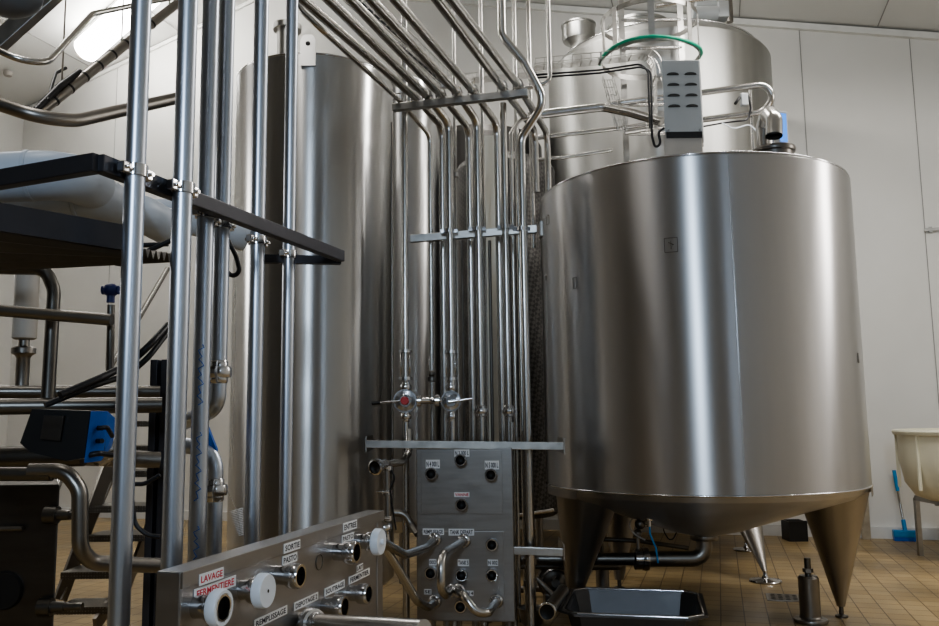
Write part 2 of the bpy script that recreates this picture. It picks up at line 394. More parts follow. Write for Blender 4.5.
# butterfly valve & suction line behind leg
vv = thing('butterfly_valve', 'steel butterfly valve on the outlet line below the wide tank', 'valve', e2)
MB().lathe([(0,0),(.07,0),(.07,-.05),(0,-.05)], e2-V(.002,0,0), (1,0,0), seg=28).build('valve_body', M['fitting'], vv)
MB().tube([e2+V(-.025,-.0,.05), e2+V(-.025,-.0,.17)], .012, 0, 10).sphere(e2+V(-.025,0,.17), .03).build('valve_stem', M['pipe_dull'], vv)
pipe('suction_pipe', 'dull steel suction pipe running left from the valve below the wide tank', 'pipe', [e2+V(-.055,0,0), e2+V(-.9,.08,0)], .042, 'pipe_dark')
pipe('drain_pipe', 'dark bent drain pipe low behind the left leg of the wide tank', 'pipe', [at(540,566,5.3), at(620,566,5.5), at(629,556,5.9)], .03, 'pipe_dark', .1)
pipe('return_pipe', 'thin dark return pipe below the wide tank, above the suction pipe', 'pipe', [at(598,539,5.4), at(640,541,5.4), at(688,548,5.45)], .016, 'pipe_dark', .03)
# level sensor hanging at bottom
def cone_pt(px, py, Y): return at(px,py,Y)
s0 = at(649,512,4.75)
sn = thing('level_sensor', 'small steel level sensor with a blue lead under the wide tank', 'sensor', s0)
MB().lathe([(0,.05),(.014,.05),(.014,.02),(.03,.015),(.034,-.02),(.03,-.05),(.012,-.055),(.012,-.09),(0,-.09)], s0, seg=20).build('sensor_body', M['fitting'], sn)
MB().tube([s0+V(0,0,-.08), at(650,534,4.75), at(656,548,4.75), at(658,563,4.75)], .006, .03, 8).build('blue_lead', M['blue_light'], sn)
s1 = at(640,524,4.9)
sv = thing('sampling_valve', 'small dark sampling valve left of the level sensor under the tank', 'valve', s1)
MB().sphere(s1, .035).tube([s1, s1+V(0,0,.09)], .012, 0, 10).build('valve_body', M['pipe_dark'], sv)
MB().tube([s1+V(-.03,0,0), s1+V(.05,0,-.012)], .008, 0, 8).build('handle', M['fitting'], sv)
pipe('cable', 'cream cable looping below the wide tank beside its left leg', 'cable', [at(634,517,5), at(628,524,5), at(634,534,5), at(645,540,5)], .005, 'beige', .05, None, 8)
pipe('cable', 'dark cable looping under the wide tank right of the level sensor', 'cable', [at(662,518,5), at(664,532,5), at(671,543,5), at(677,532,5), at(676,520,5)], .0045, 'cable', .08, None, 8)
# pedestals
def pedestal(c, r, h, rod, lab):
    t = thing('floor_pedestal', lab, 'pedestal', c)
    MB().lathe([(0,0),(r*1.6,0),(r*1.65,.012),(r*1.6,.022),(r*1.1,.03),(r,.04),(r,.04),(r,h-.015),(r,h-.015),(r*.85,h),(0,h)], c, seg=32).build('column', M['pipe_dull'], t)
    MB().tube([c+V(0,0,h-.002), c+V(0,0,rod)], r*.32, 0, 12).build('rod', M['pipe_dark'], t)
    MB().lathe([(r*.3,h+.02),(r*.5,h+.02),(r*.5,h+.045),(r*.3,h+.045)], c, seg=6).build('nut', M['pipe_dull'], t)
pedestal(atz(811,622,0), .064, .29, .40, 'grey steel column pedestal on the tiles beside the right leg of the wide tank')
pedestal(atz(603,592,0), .05, .20, .36, 'small grey pedestal on the tiles behind the left leg of the wide tank')
# motor box on top
mz = ZT+.12
mtr = thing('agitator_motor_box', 'grey louvred agitator motor box standing on the wide tank', 'motor box', (1.49,5.72,mz))
c0 = at(683,98,5.03); bw=.268
MB().box(V(c0.x,c0.y,3.55), (bw,.0,0), (.075,.24,0), (0,0,.53), .008).build('housing', M['grey_box'], mtr)
fx = V(1,0,0); fn = V(0,-1,0)
fc = V(c0.x,c0.y,3.55)-V(.075,.24,0)/2
for i in range(4):
    for j in (-1,1):
        q = fc + fx*(j*.062+.0) + V(0,0,.155-.078*i)
        mb = MB(); prof=[]
        for k in range(13):
            a = PI*k/12; prof.append(q + fx*(.042*math.cos(a)) + V(0,0,.016*math.sin(a)-.004) + fn*(.004))
        mb.prism(prof, fn*.012)
        mb.build('louvre', M['slot'], mtr)
MB().box(V(c0.x-.01,c0.y,3.10), (.27,0,0), (.06,.2,0), (0,0,.36), .005).build('pedestal', M['beige'], mtr)
MB().box(V(c0.x,c0.y-.01,3.27), (.25,0,0), (.07,.22,0), (0,0,.04)).build('gasket', M['black'], mtr)
for j in (-1,1): MB().tube([fc+fx*(j*.11)+V(0,0,-.25)+fn*.0, fc+fx*(j*.11)+V(0,0,-.25)+fn*.012], .007, 0, 10).build('screw', M['fitting'], mtr)
# manway with breather elbow
mc = at(774,151,4.78)
mw = thing('manway', 'dark rimmed round manway lid on top of the wide tank at its right', 'hatch', (mc.x,mc.y,ZT))
MB().lathe([(.11,ZT-mc.z),(.12,-.02),(.135,-.015),(.14,0),(.135,.015),(.10,.025),(0,.035)], mc, seg=40).build('lid', M['pipe_dark'], mw)
b0 = at(765,148,4.78); b1 = at(766,118,4.78); b2 = at(776,135,4.60)
br = thing('breather_elbow', 'short steel breather elbow opening downward beside the blue display', 'vent', b0)
pts = [b0, at(764,128,4.78), at(768,112,4.72), at(774,120,4.62), at(774,136,4.6)]
MB().tube(pts, .054, .06, 24, cap=False).build('elbow', M['pipe'], br)
MB().lathe([(0,.004),(.048,.004)], at(774,133,4.6), (0,0,1), 24).build('opening', M['bore'], br, False)
dp = at(781,129,4.85)
ds = thing('display_unit', 'small glossy blue display leaning behind the breather elbow', 'display', dp-V(0,0,.1))
MB().box(dp, (.07,.02,0), (-.02,.04,0), (0,0,.24), .004).build('casing', M['grey_box'], ds)
MB().box(dp+V(.004,-.03,0), (.055,.016,0), (0,.004,0), (0,0,.20)).build('screen', M['screen'], ds)

# ============================================================ TALL BACK TANK
BX, BY, BR = 1.985, 8.30, 1.125; BT = 1.35+ 3.13*1.137-.08; BZ0=.9
bt = thing('fermentation_tank', 'tall matt steel tank with domed top behind the wide tank', 'tank', (BX,BY,0))
MB().lathe([(BR-.05,BZ0),(BR,BZ0+.05),(BR,BZ0+.05),(BR,BT),(BR,BT),(BR-.02,BT+.03),(BR-.12,BT+.12),(BR-.12,BT+.12),(.55,BT+.27),(.25,BT+.33),(0,BT+.34)], (BX,BY,0), seg=96).build('shell', M['tank_back'], bt)
MB().lathe([(BR-.05,BZ0),(.5,BZ0-.15),(.1,BZ0-.25),(0,BZ0-.25)], (BX,BY,0), seg=64).build('bottom_cone', M['tank_back'], bt)
f1 = atz(765,572,.075); f2 = atz(746,543,.07)
leg(math.radians(-72), .24, f1, BZ0, 'plate', bt, BX, BY, BR, tipr=.018)
leg(math.radians(-10), .16, f2, BZ0, 'plate', bt, BX, BY, BR, tipr=.018)
leg(math.radians(215), .14, V(1.0,7.55,.07), BZ0, 'plate', bt, BX, BY, BR, tipr=.018)
leg(math.radians(110), .14, V(1.6,9.1,.07), BZ0, 'plate', bt, BX, BY, BR, tipr=.018)
ring(.01, BR-.11, (BX,BY,BT+.12)).build('shoulder_seam', M['fitting'], bt)
# filler neck on left shoulder
fnk = at(579,45,7.35)
MB().lathe([(.085,-.22),(.085,-.02),(.10,0),(.165,.04),(.175,.07),(.175,.19),(.185,.20),(.185,.215),(.17,.215),(.16,.10),(0,.09)], fnk, seg=40).build('filler_neck', M['tank_back'], bt)
# top agitator drive
q = at(704,14,6.6)
ag = thing('agitator_motor', 'small blue grey motor on top of the tall back tank', 'motor', q-V(0,0,.1))
MB().tube([q+V(-.12,0,0), q+V(.12,0,0)], .075, 0, 20).build('motor', M['grey_box'], ag)
MB().box(q+V(.17,0,.02), (.10,0,0), (0,.14,0), (0,0,.16), .01).box(q+V(.02,0,.09), (.2,0,0), (0,.08,0), (0,0,.05), .008).build('gearbox', M['grey_box'], ag)
q = V(BX-.25,BY-.35,BT+.30)
th = thing('tank_hatch', 'round steel hatch ring on the tall back tank below the ladder hoops', 'hatch', q-V(0,0,.08))
MB().lathe([(0,-.12),(.30,-.12),(.30,.04),(.31,.045),(.31,.07),(.27,.075),(.2,.09),(0,.10)], q, seg=48).build('hatch_ring', M['tank_back'], th)
pipe('vent_pipe', 'thin vertical vent pipe rising from the tall back tank to the ceiling', 'pipe', [at(730,22,7.2), V(at(730,22,7.2).x, at(730,22,7.2).y, 6.15)], .035, 'pipe_dull')
pipe('overhead_pipe', 'thin horizontal pipe above the tall back tank at the top edge', 'pipe', [at(656,6,6.3), at(700,-1,6.3), at(760,-12,6.3)], .024, 'pipe', .05)

# ============================================================ LADDER with hoops in front of back tank
LY = 6.15
la = at(624,35,LY); lb = at(625,158,LY); ra = at(682,0,LY)
zlo = 2.9; zhi = 5.2
lad = thing('caged_ladder', 'steel access ladder with safety hoops against the tall back tank', 'ladder', (la.x, la.y, zlo))
lx = at(624,90,LY).x; rx = at(683,80,LY).x; ly = LY*KY
for x in (lx, rx): MB().bar((x,ly,zlo),(x,ly,zhi), .05, .018, (0,1,0)).build('rail', M['bracket'], lad)
for i in range(9):
    z = 2.98+i*.26
    if z < zhi: MB().tube([(lx,ly,z),(rx,ly,z)], .016, 0, 12).build('rung', M['pipe'], lad)
def hoop(pc, wpx, hz, Y, name='hoop', mat='bracket'):
    c = at(pc[0], pc[1], Y); r = wpx/2/730*Y
    return c, r
hY = 5.75
hc1, hr1 = hoop((650,59), 100, 0, hY); hc2 = V(hc1.x, hc1.y, at(650,22,hY).z)
def hoop_mesh(c, r, w=.045):
    mb = MB(); n=48; rows=[[],[]]
    for k in range(n):
        a=2*PI*k/n
        for j in (0,1): rows[j].append(mb.bm.verts.new(c+V(r*math.cos(a), r*math.sin(a)*.98, (j-.5)*w)))
    for k in range(n): mb.bm.faces.new((rows[0][k],rows[0][(k+1)%n],rows[1][(k+1)%n],rows[1][k])).smooth=True
    g = bmesh.ops.solidify(mb.bm, geom=mb.bm.faces[:], thickness=.006); return mb
hoop_mesh(hc1, hr1).build('hoop', M['bracket'], lad); hoop_mesh(hc2, hr1).build('hoop', M['bracket'], lad)
for a in (-145,-100,-50,-10,190):
    a=math.radians(a); x=hc1.x+hr1*math.cos(a); y=hc1.y+hr1*math.sin(a)
    MB().bar((x,y,hc1.z-.02),(x,y,hc2.z+.02), .05, .006, V(math.cos(a),math.sin(a),0)).build('cage_strap', M['bracket'], lad)
gh = MB().tube([hc1+V((hr1+.016)*math.cos(math.radians(a)), (hr1+.016)*math.sin(math.radians(a)), -.0+.012*math.sin(a)) for a in range(-190, 20, 6)], .013, 0, 10).build('garden_hose', M['green'])
tag(gh, 'green hose wound round the lower hoop of the ladder cage', 'hose')

# ============================================================ GUARD RAILS around platform
GY = 5.95
gr = thing('guard_rail', 'tubular steel guard rail looping behind the motor box', 'railing', at(640,150,GY))
upper = [at(540,116,GY), at(620,103,GY), at(700,93,GY-.1), at(766,84,GY-.3), at(774,98,GY-.3), at(763,112,GY-.2), at(700,120,GY), at(625,132,GY)]
MB().tube(upper, .026, .12, 16).build('looped_rail', M['pipe'], gr)
MB().tube([at(535,138,GY), at(620,128,GY), at(683,120,GY)], .02, .05, 14).build('lower_rail', M['pipe'], gr)
MB().tube([at(535,160,GY), at(560,158,GY), at(612,150,GY)], .016, .05, 14).build('toe_rail', M['pipe'], gr)
for px, y0, y1 in ((750,88,160),):
    a = at(px,y0,GY-.15); MB().tube([a, V(a.x,a.y,2.7)], .014, 0, 12).build('post', M['pipe'], gr)
pipe('product_pipe', 'thick steel pipe kinking down toward the motor box from the left', 'pipe', [at(528,116,5.5), at(560,112,5.5), at(603,107,5.5), at(632,113,5.4), at(662,122,5.3)], .035, 'pipe', .12)
pb = thing('junction_box', 'tiny dark junction box on the post of the looped guard rail', 'junction box', at(743,100,GY-.25))
MB().box(at(744,100,GY-.28), (.055,0,0), (0,.05,0), (0,0,.10), .006).build('case', M['grey_box'], pb)
MB().tube([at(740,97,GY-.3), at(735,104,GY-.3)], .012, 0, 8).build('cable_gland', M['black'], pb)
pipe('cable', 'black cable running along the guard rail right of the motor box', 'cable', [at(700,127,GY-.2), at(722,123,GY-.2), at(748,120,GY-.2), at(751,108,GY-.2), at(748,95,GY-.25)], .008, 'cable', .05, None, 8)
pipe('cable', 'thin white cable drooping below the guard rail near the breather', 'cable', [at(722,123,GY-.25), at(734,129,GY-.25), at(750,124,GY-.25), at(757,132,GY-.25)], .005, 'white_plastic', .08, None, 8)
pipe('cable', 'black cable coiled at the left foot of the motor box', 'cable', [at(651,116,5.0), at(652,136,5.0), at(655,148,5.0), at(661,144,4.95), at(658,132,4.95), at(664,128,4.95)], .009, 'cable', .05, None, 8)

# wire cable tray helper
def wire_tray(label, pts, w, h, side, step=.07, cables=2, mat='bracket'):
    t = thing('cable_tray', label, 'cable tray', pts[0])
    side = Vector(side).normalized(); mb = MB(); P = fillet([Vector(p) for p in pts], .12, 5)
    upv = []
    for i in range(len(P)):
        a=P[max(0,i-1)]; b=P[min(len(P)-1,i+1)]; tt=(b-a).normalized(); upv.append(tt.cross(side).normalized()*(1 if tt.cross(side).z>=-.01 else -1))
    for off, hh in ((-w/2,0),(0,0),(w/2,0),(-w/2,h),(w/2,h),(-w/4,0),(w/4,0)):
        mb.tube([p+side*off+u*hh for p,u in zip(P,upv)], .003, 0, 5)
    for i in range(len(P)-1):
        L=(P[i+1]-P[i]).length; n=max(1,int(L/step))
        for k in range(n):
            p=P[i].lerp(P[i+1], k/n); u=upv[i]
            mb.tube([p-side*w/2+u*h, p-side*w/2, p+side*w/2, p+side*w/2+u*h], .003, 0, 5)
    mb.build('wire_mesh', M[mat], t)
    return P, side
P_, s_ = wire_tray('wire mesh cable tray running right then down beside the motor box', [at(535,68,5.6), at(600,62,5.5), at(651,56,5.4), at(655,78,5.4), at(656,135,5.4)], .10, .06, (0,1,0))
for k,(lab,o) in enumerate((('black cable lying in the wire tray left of the motor box, upper of two', .008),('black cable lying in the wire tray left of the motor box, lower of two', -.012))):
    pipe('cable', lab, 'cable', [at(535,75+k*3,5.5), at(600,70+k*3,5.4), at(640,64+k*3,5.3), at(648+k*3,70,5.3), at(650+k*2,128,5.3)], .008, 'cable', .07, None, 8)
wire_tray('slanting wire mesh tray hanging under the green hose', [at(607,80,5.6), at(614,105,5.5), at(622,132,5.5)], .08, .05, (1,0,0))

# ============================================================ TALL LEFT TANK
LX, LYY, LR = -1.086, 5.75, .552; LT = 3.74
lt = thing('process_tank', 'tall narrow polished steel tank behind the left foreground pipes', 'tank', (LX,LYY,0))
MB().lathe([(LR-.03,.25),(LR,.28),(LR,.28),(LR,LT-.03),(LR,LT-.03),(LR-.01,LT-.01),(LR-.03,LT)], (LX,LYY,0), seg=96).build('shell', M['tank_tall'], lt)
MB().lathe([(LR-.03,LT),(.35,LT+.07),(.15,LT+.11),(0,LT+.12)], (LX,LYY,0), seg=64).build('dome_top', M['tank_tall'], lt)
MB().lathe([(LR-.03,.25),(.2,.16),(0,.15)], (LX,LYY,0), seg=48).build('bottom_dish', M['tank_tall'], lt)
for k in range(4):
    a=PI/4+k*PI/2; x=LX+(LR-.1)*math.cos(a); y=LYY+(LR-.1)*math.sin(a)
    MB().tube([(x,y,.27),(x,y,.0)], .04, 0, 16).build('leg', M['pipe_dull'], lt)
ring(.006, LR-.006, (LX,LYY,LT-.02)).build('rim_seam', M['fitting'], lt)
lg = at(308,42,4.555)
mb = MB(); pts=[lg+V(-.05,0,-.16), lg+V(.05,0,-.16), lg+V(.05,0,.02), lg+V(.03,0,.05), lg+V(-.03,0,.05), lg+V(-.05,0,.02)]
mb.prism(pts, (0,.012,0)); lug = mb.build('lifting_lug', M['tank_tall'], lt)
MB().tube([lg+V(0,-.002,-.01), lg+V(0,.014,-.01)], .016, 0, 16).build('lug_hole', M['bore'], lug)
nk = at(287,50,5.0)
MB().lathe([(.075,0),(.075,.35),(.10,.35),(.10,.39),(0,.39)], V(nk.x,nk.y,LT+.02), seg=28).build('top_neck', M['tank_back'], lt)

# tanks behind
p = at(405,300,6.3)
t2 = tag(MB().lathe([(0,.4),(.25,.4),(.33,.5),(.33,.5),(.33,4.15),(.33,4.15),(.30,4.24),(.15,4.33),(0,4.36)], V(p.x,p.y,0), seg=64).build('slim_tank', M['tank_tall']), 'slim steel tank half hidden behind the vertical pipe bundle', 'tank')
for k in range(3):
    a=k*2*PI/3+.5; MB().tube([(p.x+.22*math.cos(a),p.y+.22*math.sin(a),.5),(p.x+.22*math.cos(a),p.y+.22*math.sin(a),0)], .035, 0, 12).build('leg', M['pipe_dull'], t2)
p = at(505,300,6.75); PD = Vector((p.x+.02,p.y,0))
t3 = tag(MB().lathe([(0,.45),(.40,.45),(.47,.5),(.47,.5),(.47,3.62),(.47,3.62),(.44,3.68),(.2,3.78),(0,3.8)], PD, seg=64).build('insulated_tank', M['hatch']), 'dark cross-hatched tank between the slim tank and the wide tank', 'tank')
for k in range(3):
    a=k*2*PI/3+.5; MB().tube([(PD.x+.3*math.cos(a),PD.y+.3*math.sin(a),.5),(PD.x+.3*math.cos(a),PD.y+.3*math.sin(a),0)], .035, 0, 12).build('leg', M['pipe_dull'], t3)
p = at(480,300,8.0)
t4 = tag(MB().lathe([(0,.45),(.66,.45),(.72,.5),(.72,.5),(.72,4.3),(.72,4.3),(.68,4.38),(0,4.55)], V(p.x,p.y,0), seg=64).build('shade_fill_tank', M['tank_shade']), 'broad tank coloured dark as the shade deep behind the pipe bundle', 'tank')  # dark tank sized to fill the shaded gap behind the pipes
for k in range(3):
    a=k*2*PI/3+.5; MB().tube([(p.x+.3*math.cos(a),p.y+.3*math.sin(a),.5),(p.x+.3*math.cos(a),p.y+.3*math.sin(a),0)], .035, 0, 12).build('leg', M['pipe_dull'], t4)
p0 = at(492,300,6.0)
tag(MB().box((p0.x,p0.y,1.85),(.082,0,0),(0,.02,0),(0,0,3.7)).build('perforated_strip', M['perf']), 'pale perforated metal strip standing upright among the dark pipes', 'metal strip')

# ============================================================ OVERHEAD / VERTICAL PIPE BUNDLE
ZO = 3.35
def over(label, p0, p1, p2, Yv, r, zend=0, mat='pipe', z=ZO, ext=1.6):
    A = atz(p0[0],p0[1],z); B = atz(p1[0],p1[1],z); D=(A-B).normalized()
    C = at(p2[0],p2[1],Yv); 
    pts = [A+D*ext, B, C, V(C.x,C.y,zend)]
    o = MB().tube(pts, r, .10, 16).build('overhead_pipe', M[mat]); tag(o, label, 'pipe')
    return o, C
ov = {}
A_=atz(322,30,ZO); C_=at(430,136,4.75)
pipe('overhead_pipe','thin overhead pipe, leftmost to bend down at the upper bracket','pipe',[A_+V(-.12,0,.35),A_+V(-.12,0,.12),A_,atz(400,101,ZO),C_,V(C_.x,C_.y,0)],.0155,'pipe',.08)
ov['b'] = over('overhead pipe, second from the left on the upper bracket', (303,0),(417,99),(442,127),4.85,.0245)
ov['c'] = over('overhead pipe, third from the left on the upper bracket', (329,0),(428,97),(449,124),4.6,.0255)
ov['d'] = over('overhead pipe, fourth from the left on the upper bracket', (351,0),(443,97),(469,129),4.85,.0245)
ov['e'] = over('overhead pipe, fifth from the left, with a union low on its drop', (371,0),(459,95),(477,122),4.6,.0255)
ov['f'] = over('overhead pipe, sixth from the left on the upper bracket', (395,0),(474,92),(497,124),4.8,.025)
ov['g'] = over('overhead pipe, seventh from the left, ending in a thin drop behind', (437,0),(503,88),(535,131),5.35,.025, 3.0)
ov['h'] = over('overhead pipe, rightmost under the upper bracket, dropping behind the rail', (452,0),(518,85),(547,133),5.5,.025, 2.95)
# extra pair partners running just beside
# big kinked pipe
q1 = at(501,-20,4.35); 
kp = pipe('kinked_pipe', 'thick pipe kinking right then back left before its long drop', 'pipe',
   [V(at(501,0,4.4).x, at(501,0,4.4).y, 5.2), at(502,36,4.4), at(524,62,4.4), at(545,101,4.4), at(521,138,4.5), V(at(521,138,4.5).x, at(521,138,4.5).y, 0)], .0265, 'pipe', .12)
pipe('hooked_pipe', 'thin pipe coming straight down then hooking left above the kinked pipe', 'pipe',
   [V(at(548,20,4.7).x, at(548,20,4.7).y, 5.0), at(550,82,4.7), at(520,90,4.7)], .0155, 'pipe', .06)
def vert(label, px, py, Y, r, z0, z1, mat='pipe', name='vertical_pipe'):
    p = at(px,py,Y); return pipe(name, label, 'pipe', [(p.x,p.y,z0),(p.x,p.y,z1)], r, mat)
va = vert('straight vertical pipe carrying the round valve with the red centre', 405,237,4.55,.0205,0,5.8)
vert('thin straight vertical pipe just right of the third overhead pipe', 456,237,4.85,.0125,0,5.8)
vert('thin straight vertical pipe rising between the fifth and sixth drops', 484,237,4.95,.0145,0,5.8)
vert('vertical pipe with a union ring, beside the kinked pipe', 505.5,237,4.6,.0225,0,3.37)
vert('thin vertical pipe rising behind the right end of the upper bracket', 515,60,5.3,.0165,0,5.6)
vert('thin vertical pipe at the top between the kinked and hooked pipes', 529,40,5.45,.0175,2.6,5.6)
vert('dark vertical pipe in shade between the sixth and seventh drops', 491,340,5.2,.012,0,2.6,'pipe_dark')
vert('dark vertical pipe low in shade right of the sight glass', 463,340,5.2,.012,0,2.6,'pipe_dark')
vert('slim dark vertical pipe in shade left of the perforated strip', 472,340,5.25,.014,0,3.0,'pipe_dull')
vert('slim pipe at the left end of the upper bracket, against the tall tank', 392,200,4.72,.008,.9,3.3,'pipe_dull')
pipe('elbow_pipe', 'slim pipe curving out right beside the kinked pipe', 'pipe', [at(538,117,4.95), at(520,119,4.95), at(511,132,4.95), V(at(511,200,4.95).x, at(511,200,4.95).y, 0)], .0145, 'pipe', .09)
# unions low on drops
for (k,py) in (('e',411),):
    o,C = ov[k]; z = at(481,py,4.6).z; add_union(o, (C.x,C.y,z), (0,0,1), .029)
p = at(511,411,4.6)
for o in bpy.data.objects:
    if o.get('label','').startswith('vertical pipe with a union'): add_union(o, (WL[o.name].x,WL[o.name].y,p.z), (0,0,1), .027)
# small couplings on the slim pair
cpz = at(459,175,4.85).z
for o in list(bpy.data.objects):
    if o.get('label','').startswith('thin straight vertical pipe just right'):
        MB().lathe([(.0125,-.02),(.026,-.016),(.026,.016),(.0125,.02)], (WL[o.name].x,WL[o.name].y,cpz), seg=16).build('coupling', M['fitting'], o)

# brackets
def channel(name, label, A, B, w, h, clamps=(), t=.004):
    o = thing(name, label, 'bracket', (A+B)/2)
    A=Vector(A); B=Vector(B); d=(B-A).normalized(); s=d.cross(V(0,0,1)).normalized()
    mb=MB(); mb.box((A+B)/2, B-A, s*w, V(0,0,h), .003); mb.build('beam', M['bracket'], o)
    for q, r, face in clamps:
        q=Vector(q)
        mb = MB()
        mb.lathe([(r+.001,-.014),(r+.008,-.014),(r+.008,-.014),(r+.008,.014),(r+.008,.014),(r+.001,.014)], q, face, 20)
        cl = mb.build('pipe_clamp', M['fitting'], o)
        f = Vector(face).normalized(); e = (d - f*d.dot(f)).normalized()
        for sg in (-1,1):
            MB().box(q+e*sg*(r+.015), e*.022, f*.03, e.cross(f)*.012).build('clamp_ear', M['fitting'], cl)
    return o
BA = atz(393,108,ZO-.055); BB = atz(528,93,ZO-.055)
cl=[]
for p1 in ((400,101),(417,99),(428,97),(443,97),(459,95),(474,92),(503,88),(518,85)):
    q = atz(p1[0],p1[1],ZO); cl.append(q)
ub = thing('pipe_bracket', 'upper steel angle bracket under the overhead pipes', 'bracket', (BA+BB)/2)
MB().bar(BA,BB,.045,.045,(0,0,1),.003).build('beam', M['bracket'], ub)
dd=(BB-BA).normalized()
for q in cl:
    t = ((q-BA).dot(dd)); b = BA+dd*t
    for sg in (-1,1):
        MB().tube([b+dd*sg*.032+V(0,0,.01), b+dd*sg*.032+V(0,0,.055)], .006, 0, 8).build('clamp_bolt', M['fitting'], ub)
    mbx=MB(); mbx.tube([b+dd*-.032+V(0,0,.045), b+dd*-.02+V(0,0,.092), b+dd*.02+V(0,0,.092), b+dd*.032+V(0,0,.045)], .005, .02, 8); mbx.build('clamp_strap', M['fitting'], ub)
MA = at(410,239,4.70); MBB = at(537,229,4.62)
mid = thing('pipe_bracket', 'middle steel bracket bar across the vertical pipes', 'bracket', (MA+MBB)/2)
MB().bar(MA,MBB,.035,.05,(0,0,1),.003).build('beam', M['bracket'], mid)
for px,py in ((449,231),(477,229),(505.5,227),(521.5,229)):
    q = at(px,py,4.6)
    if px>515: q = at(px,py,4.5)
    c = MB().lathe([(.024,-.012),(.033,-.012),(.033,-.012),(.033,.012),(.033,.012),(.024,.012)], q, (0,0,1), 20).build('pipe_clamp', M['fitting'], mid)
    for sg in (-1,1): MB().box(q+V(sg*.042,0,0),(.026,0,0),(0,.014,0),(0,0,.022)).build('clamp_ear', M['fitting'], c)
MB().box(at(541,230,4.66),(.02,0,0),(0,.1,0),(0,0,.10),.004).build('end_plate', M['bracket'], mid)

# the long cross beam & lower bar of the routing panel
def steel_bar(label, A, B, h, w, plates=True, back=.3):
    t = thing('support_bar', label, 'support bar', (A+B)/2)
    MB().bar(A,B,w,h,(0,0,1),.003).build('bar', M['bracket'], t)
    for e, sg in ((A,-1),(B,1)):
        if plates: MB().box(e+V(sg*.004,back/2-.02,0),(.008,0,0),(0,back,0),(0,0,h*2.1),.002).build('end_plate', M['bracket'], t)
    return t
PL = 4.42
steel_bar('long horizontal steel bar spanning between the tall and wide tanks above the routing panel', at(367,444,PL+.03), at(563,446,PL-.03), .045, .045, True, .34)
steel_bar('short horizontal steel bar from the routing panel to the wide tank', at(511,550,PL), at(563,552,PL-.03), .045, .04, True, .3)

# ============================================================ ROUTING PANEL (centre)
PA = at(416,447,PL+.02); PB = at(512,449,PL-.04); PA.z=PB.z=(PA.z+PB.z)/2
px_u = (PB-PA); px_u.z=0; pw = px_u.length; ux = px_u.normalized(); uz=V(0,0,1); pn = ux.cross(uz).normalized()
if pn.y>0: pn=-pn
ztop = PA.z; zbot = at(460,621,PL).z
rp = thing('routing_panel', 'upright steel routing panel with black ports between the two tanks', 'panel', ((PA+PB)/2).xy.to_3d())
MB().box((PA+PB)/2*1 - pn*.05 + V(0,0,(zbot-ztop)/2), ux*pw, pn*.10, V(0,0,ztop-zbot), .006).build('cabinet', M['panel'], rp)
for e in (.04, pw-.04):
    b_ = PA+ux*e-pn*.05; MB().tube([V(b_.x,b_.y,zbot+.01), V(b_.x,b_.y,0)], .02, 0, 12).build('leg', M['pipe_dull'], rp)
def rpp(px,py): return onpl(px,py,PA,pn)
for (a,b) in (((421,451),(503,514)),((421,531),(505,613))):
    p0=rpp(*a); p1=rpp(*b); c=(p0+p1)/2; w=(p1-p0).dot(ux); h=abs(p1.z-p0.z)
    MB().box(c+pn*.003, ux*w, pn*.006, uz*h, .002).build('cover_plate', M['panel'], rp)
def port(root, base, n, r, ln, name='port', mat='fitting', bore=True):
    o = MB().lathe([(r*.9,0),(r*.9,ln*.45),(r*1.12,ln*.5),(r*1.18,ln*.62),(r*1.18,ln*.9),(r*1.08,ln),(r*.86,ln),(r*.84,ln*.4),(0,ln*.4)], base, n, 28).build(name, M[mat], root)
    if bore: MB().lathe([(0,ln*.42),(r*.85,ln*.42),(r*.90,ln*.985)], base, n, 28).build('bore', M['bore'], o, False)
    return o
RP = .031
for px,py in ((433,473),(462,459.5),(492,474),(463,503.5),(493,543),(432.5,571),(463,573),(493,573),(462,604)):
    port(rp, rpp(px,py)+pn*.004, pn, RP, .075)
def rlab(px,py,w,h,s,ink=None,lab=None): 
    label_plate(rp, s, rpp(px,py)+pn*.0075, ux, uz, pn, w/730*PL, h/730*PL, ink, lab)
rlab(462,445.5,13,5,'VANNE',M['red_ink'],'small label with red lettering'); rlab(462,453,15,7,'N 3 000 L')
rlab(433,464,14,8.5,'N 4 000 L'); rlab(492,465,14,8.5,'N 5 000 L')
rlab(462,494.5,15,4.6,'VANNE',M['red_ink'],'small label with red lettering')
rlab(433.5,531.5,21,6,'REMPLISSAGE'); rlab(461.5,532,25,6.5,'TANK DEPART')
rlab(433,562,7,6,'002'); rlab(463.5,562.5,11,6.5,'TANK 5'); rlab(493,562.5,10,6,'N 002'); rlab(428,591.5,7,5,'SE'); rlab(470,593,7,5,'N 4')
# swing bends
def bend(label, pts, r=.0235, rad=.10):
    t = thing('swing_bend', label, 'pipe bend', pts[0])
    MB().tube(pts, r, rad, 18).build('bend_tube', M['pipe'], t)
    for a,b in ((pts[0],pts[1]),(pts[-1],pts[-2])):
        ax=(Vector(b)-Vector(a)).normalized()
        MB().lathe([(r,.0),(r*1.55,.0),(r*1.7,.006),(r*1.7,.026),(r*1.5,.032),(r*1.2,.034),(r,.05)], a, ax, 28).build('union_nut', M['fitting'], t)
o1=rpp(436,538)+pn*.01; a1=o1+pn*.20
bend('removable pipe bend leaving the routing panel at upper left toward the white capped port', [o1, o1+pn*.16+V(-.03,0,-.03), at(405,555,4.05), at(384,543,3.9), at(378,534,3.85)], .0235,.10)
o2=rpp(436,600)+pn*.01
bend('removable pipe bend climbing left from the lowest left port of the routing panel', [o2, o2+pn*.13+V(-.02,0,-.01), at(417,601,4.1), at(388,552,4.0), at(384,525,4.0)], .0235,.09)
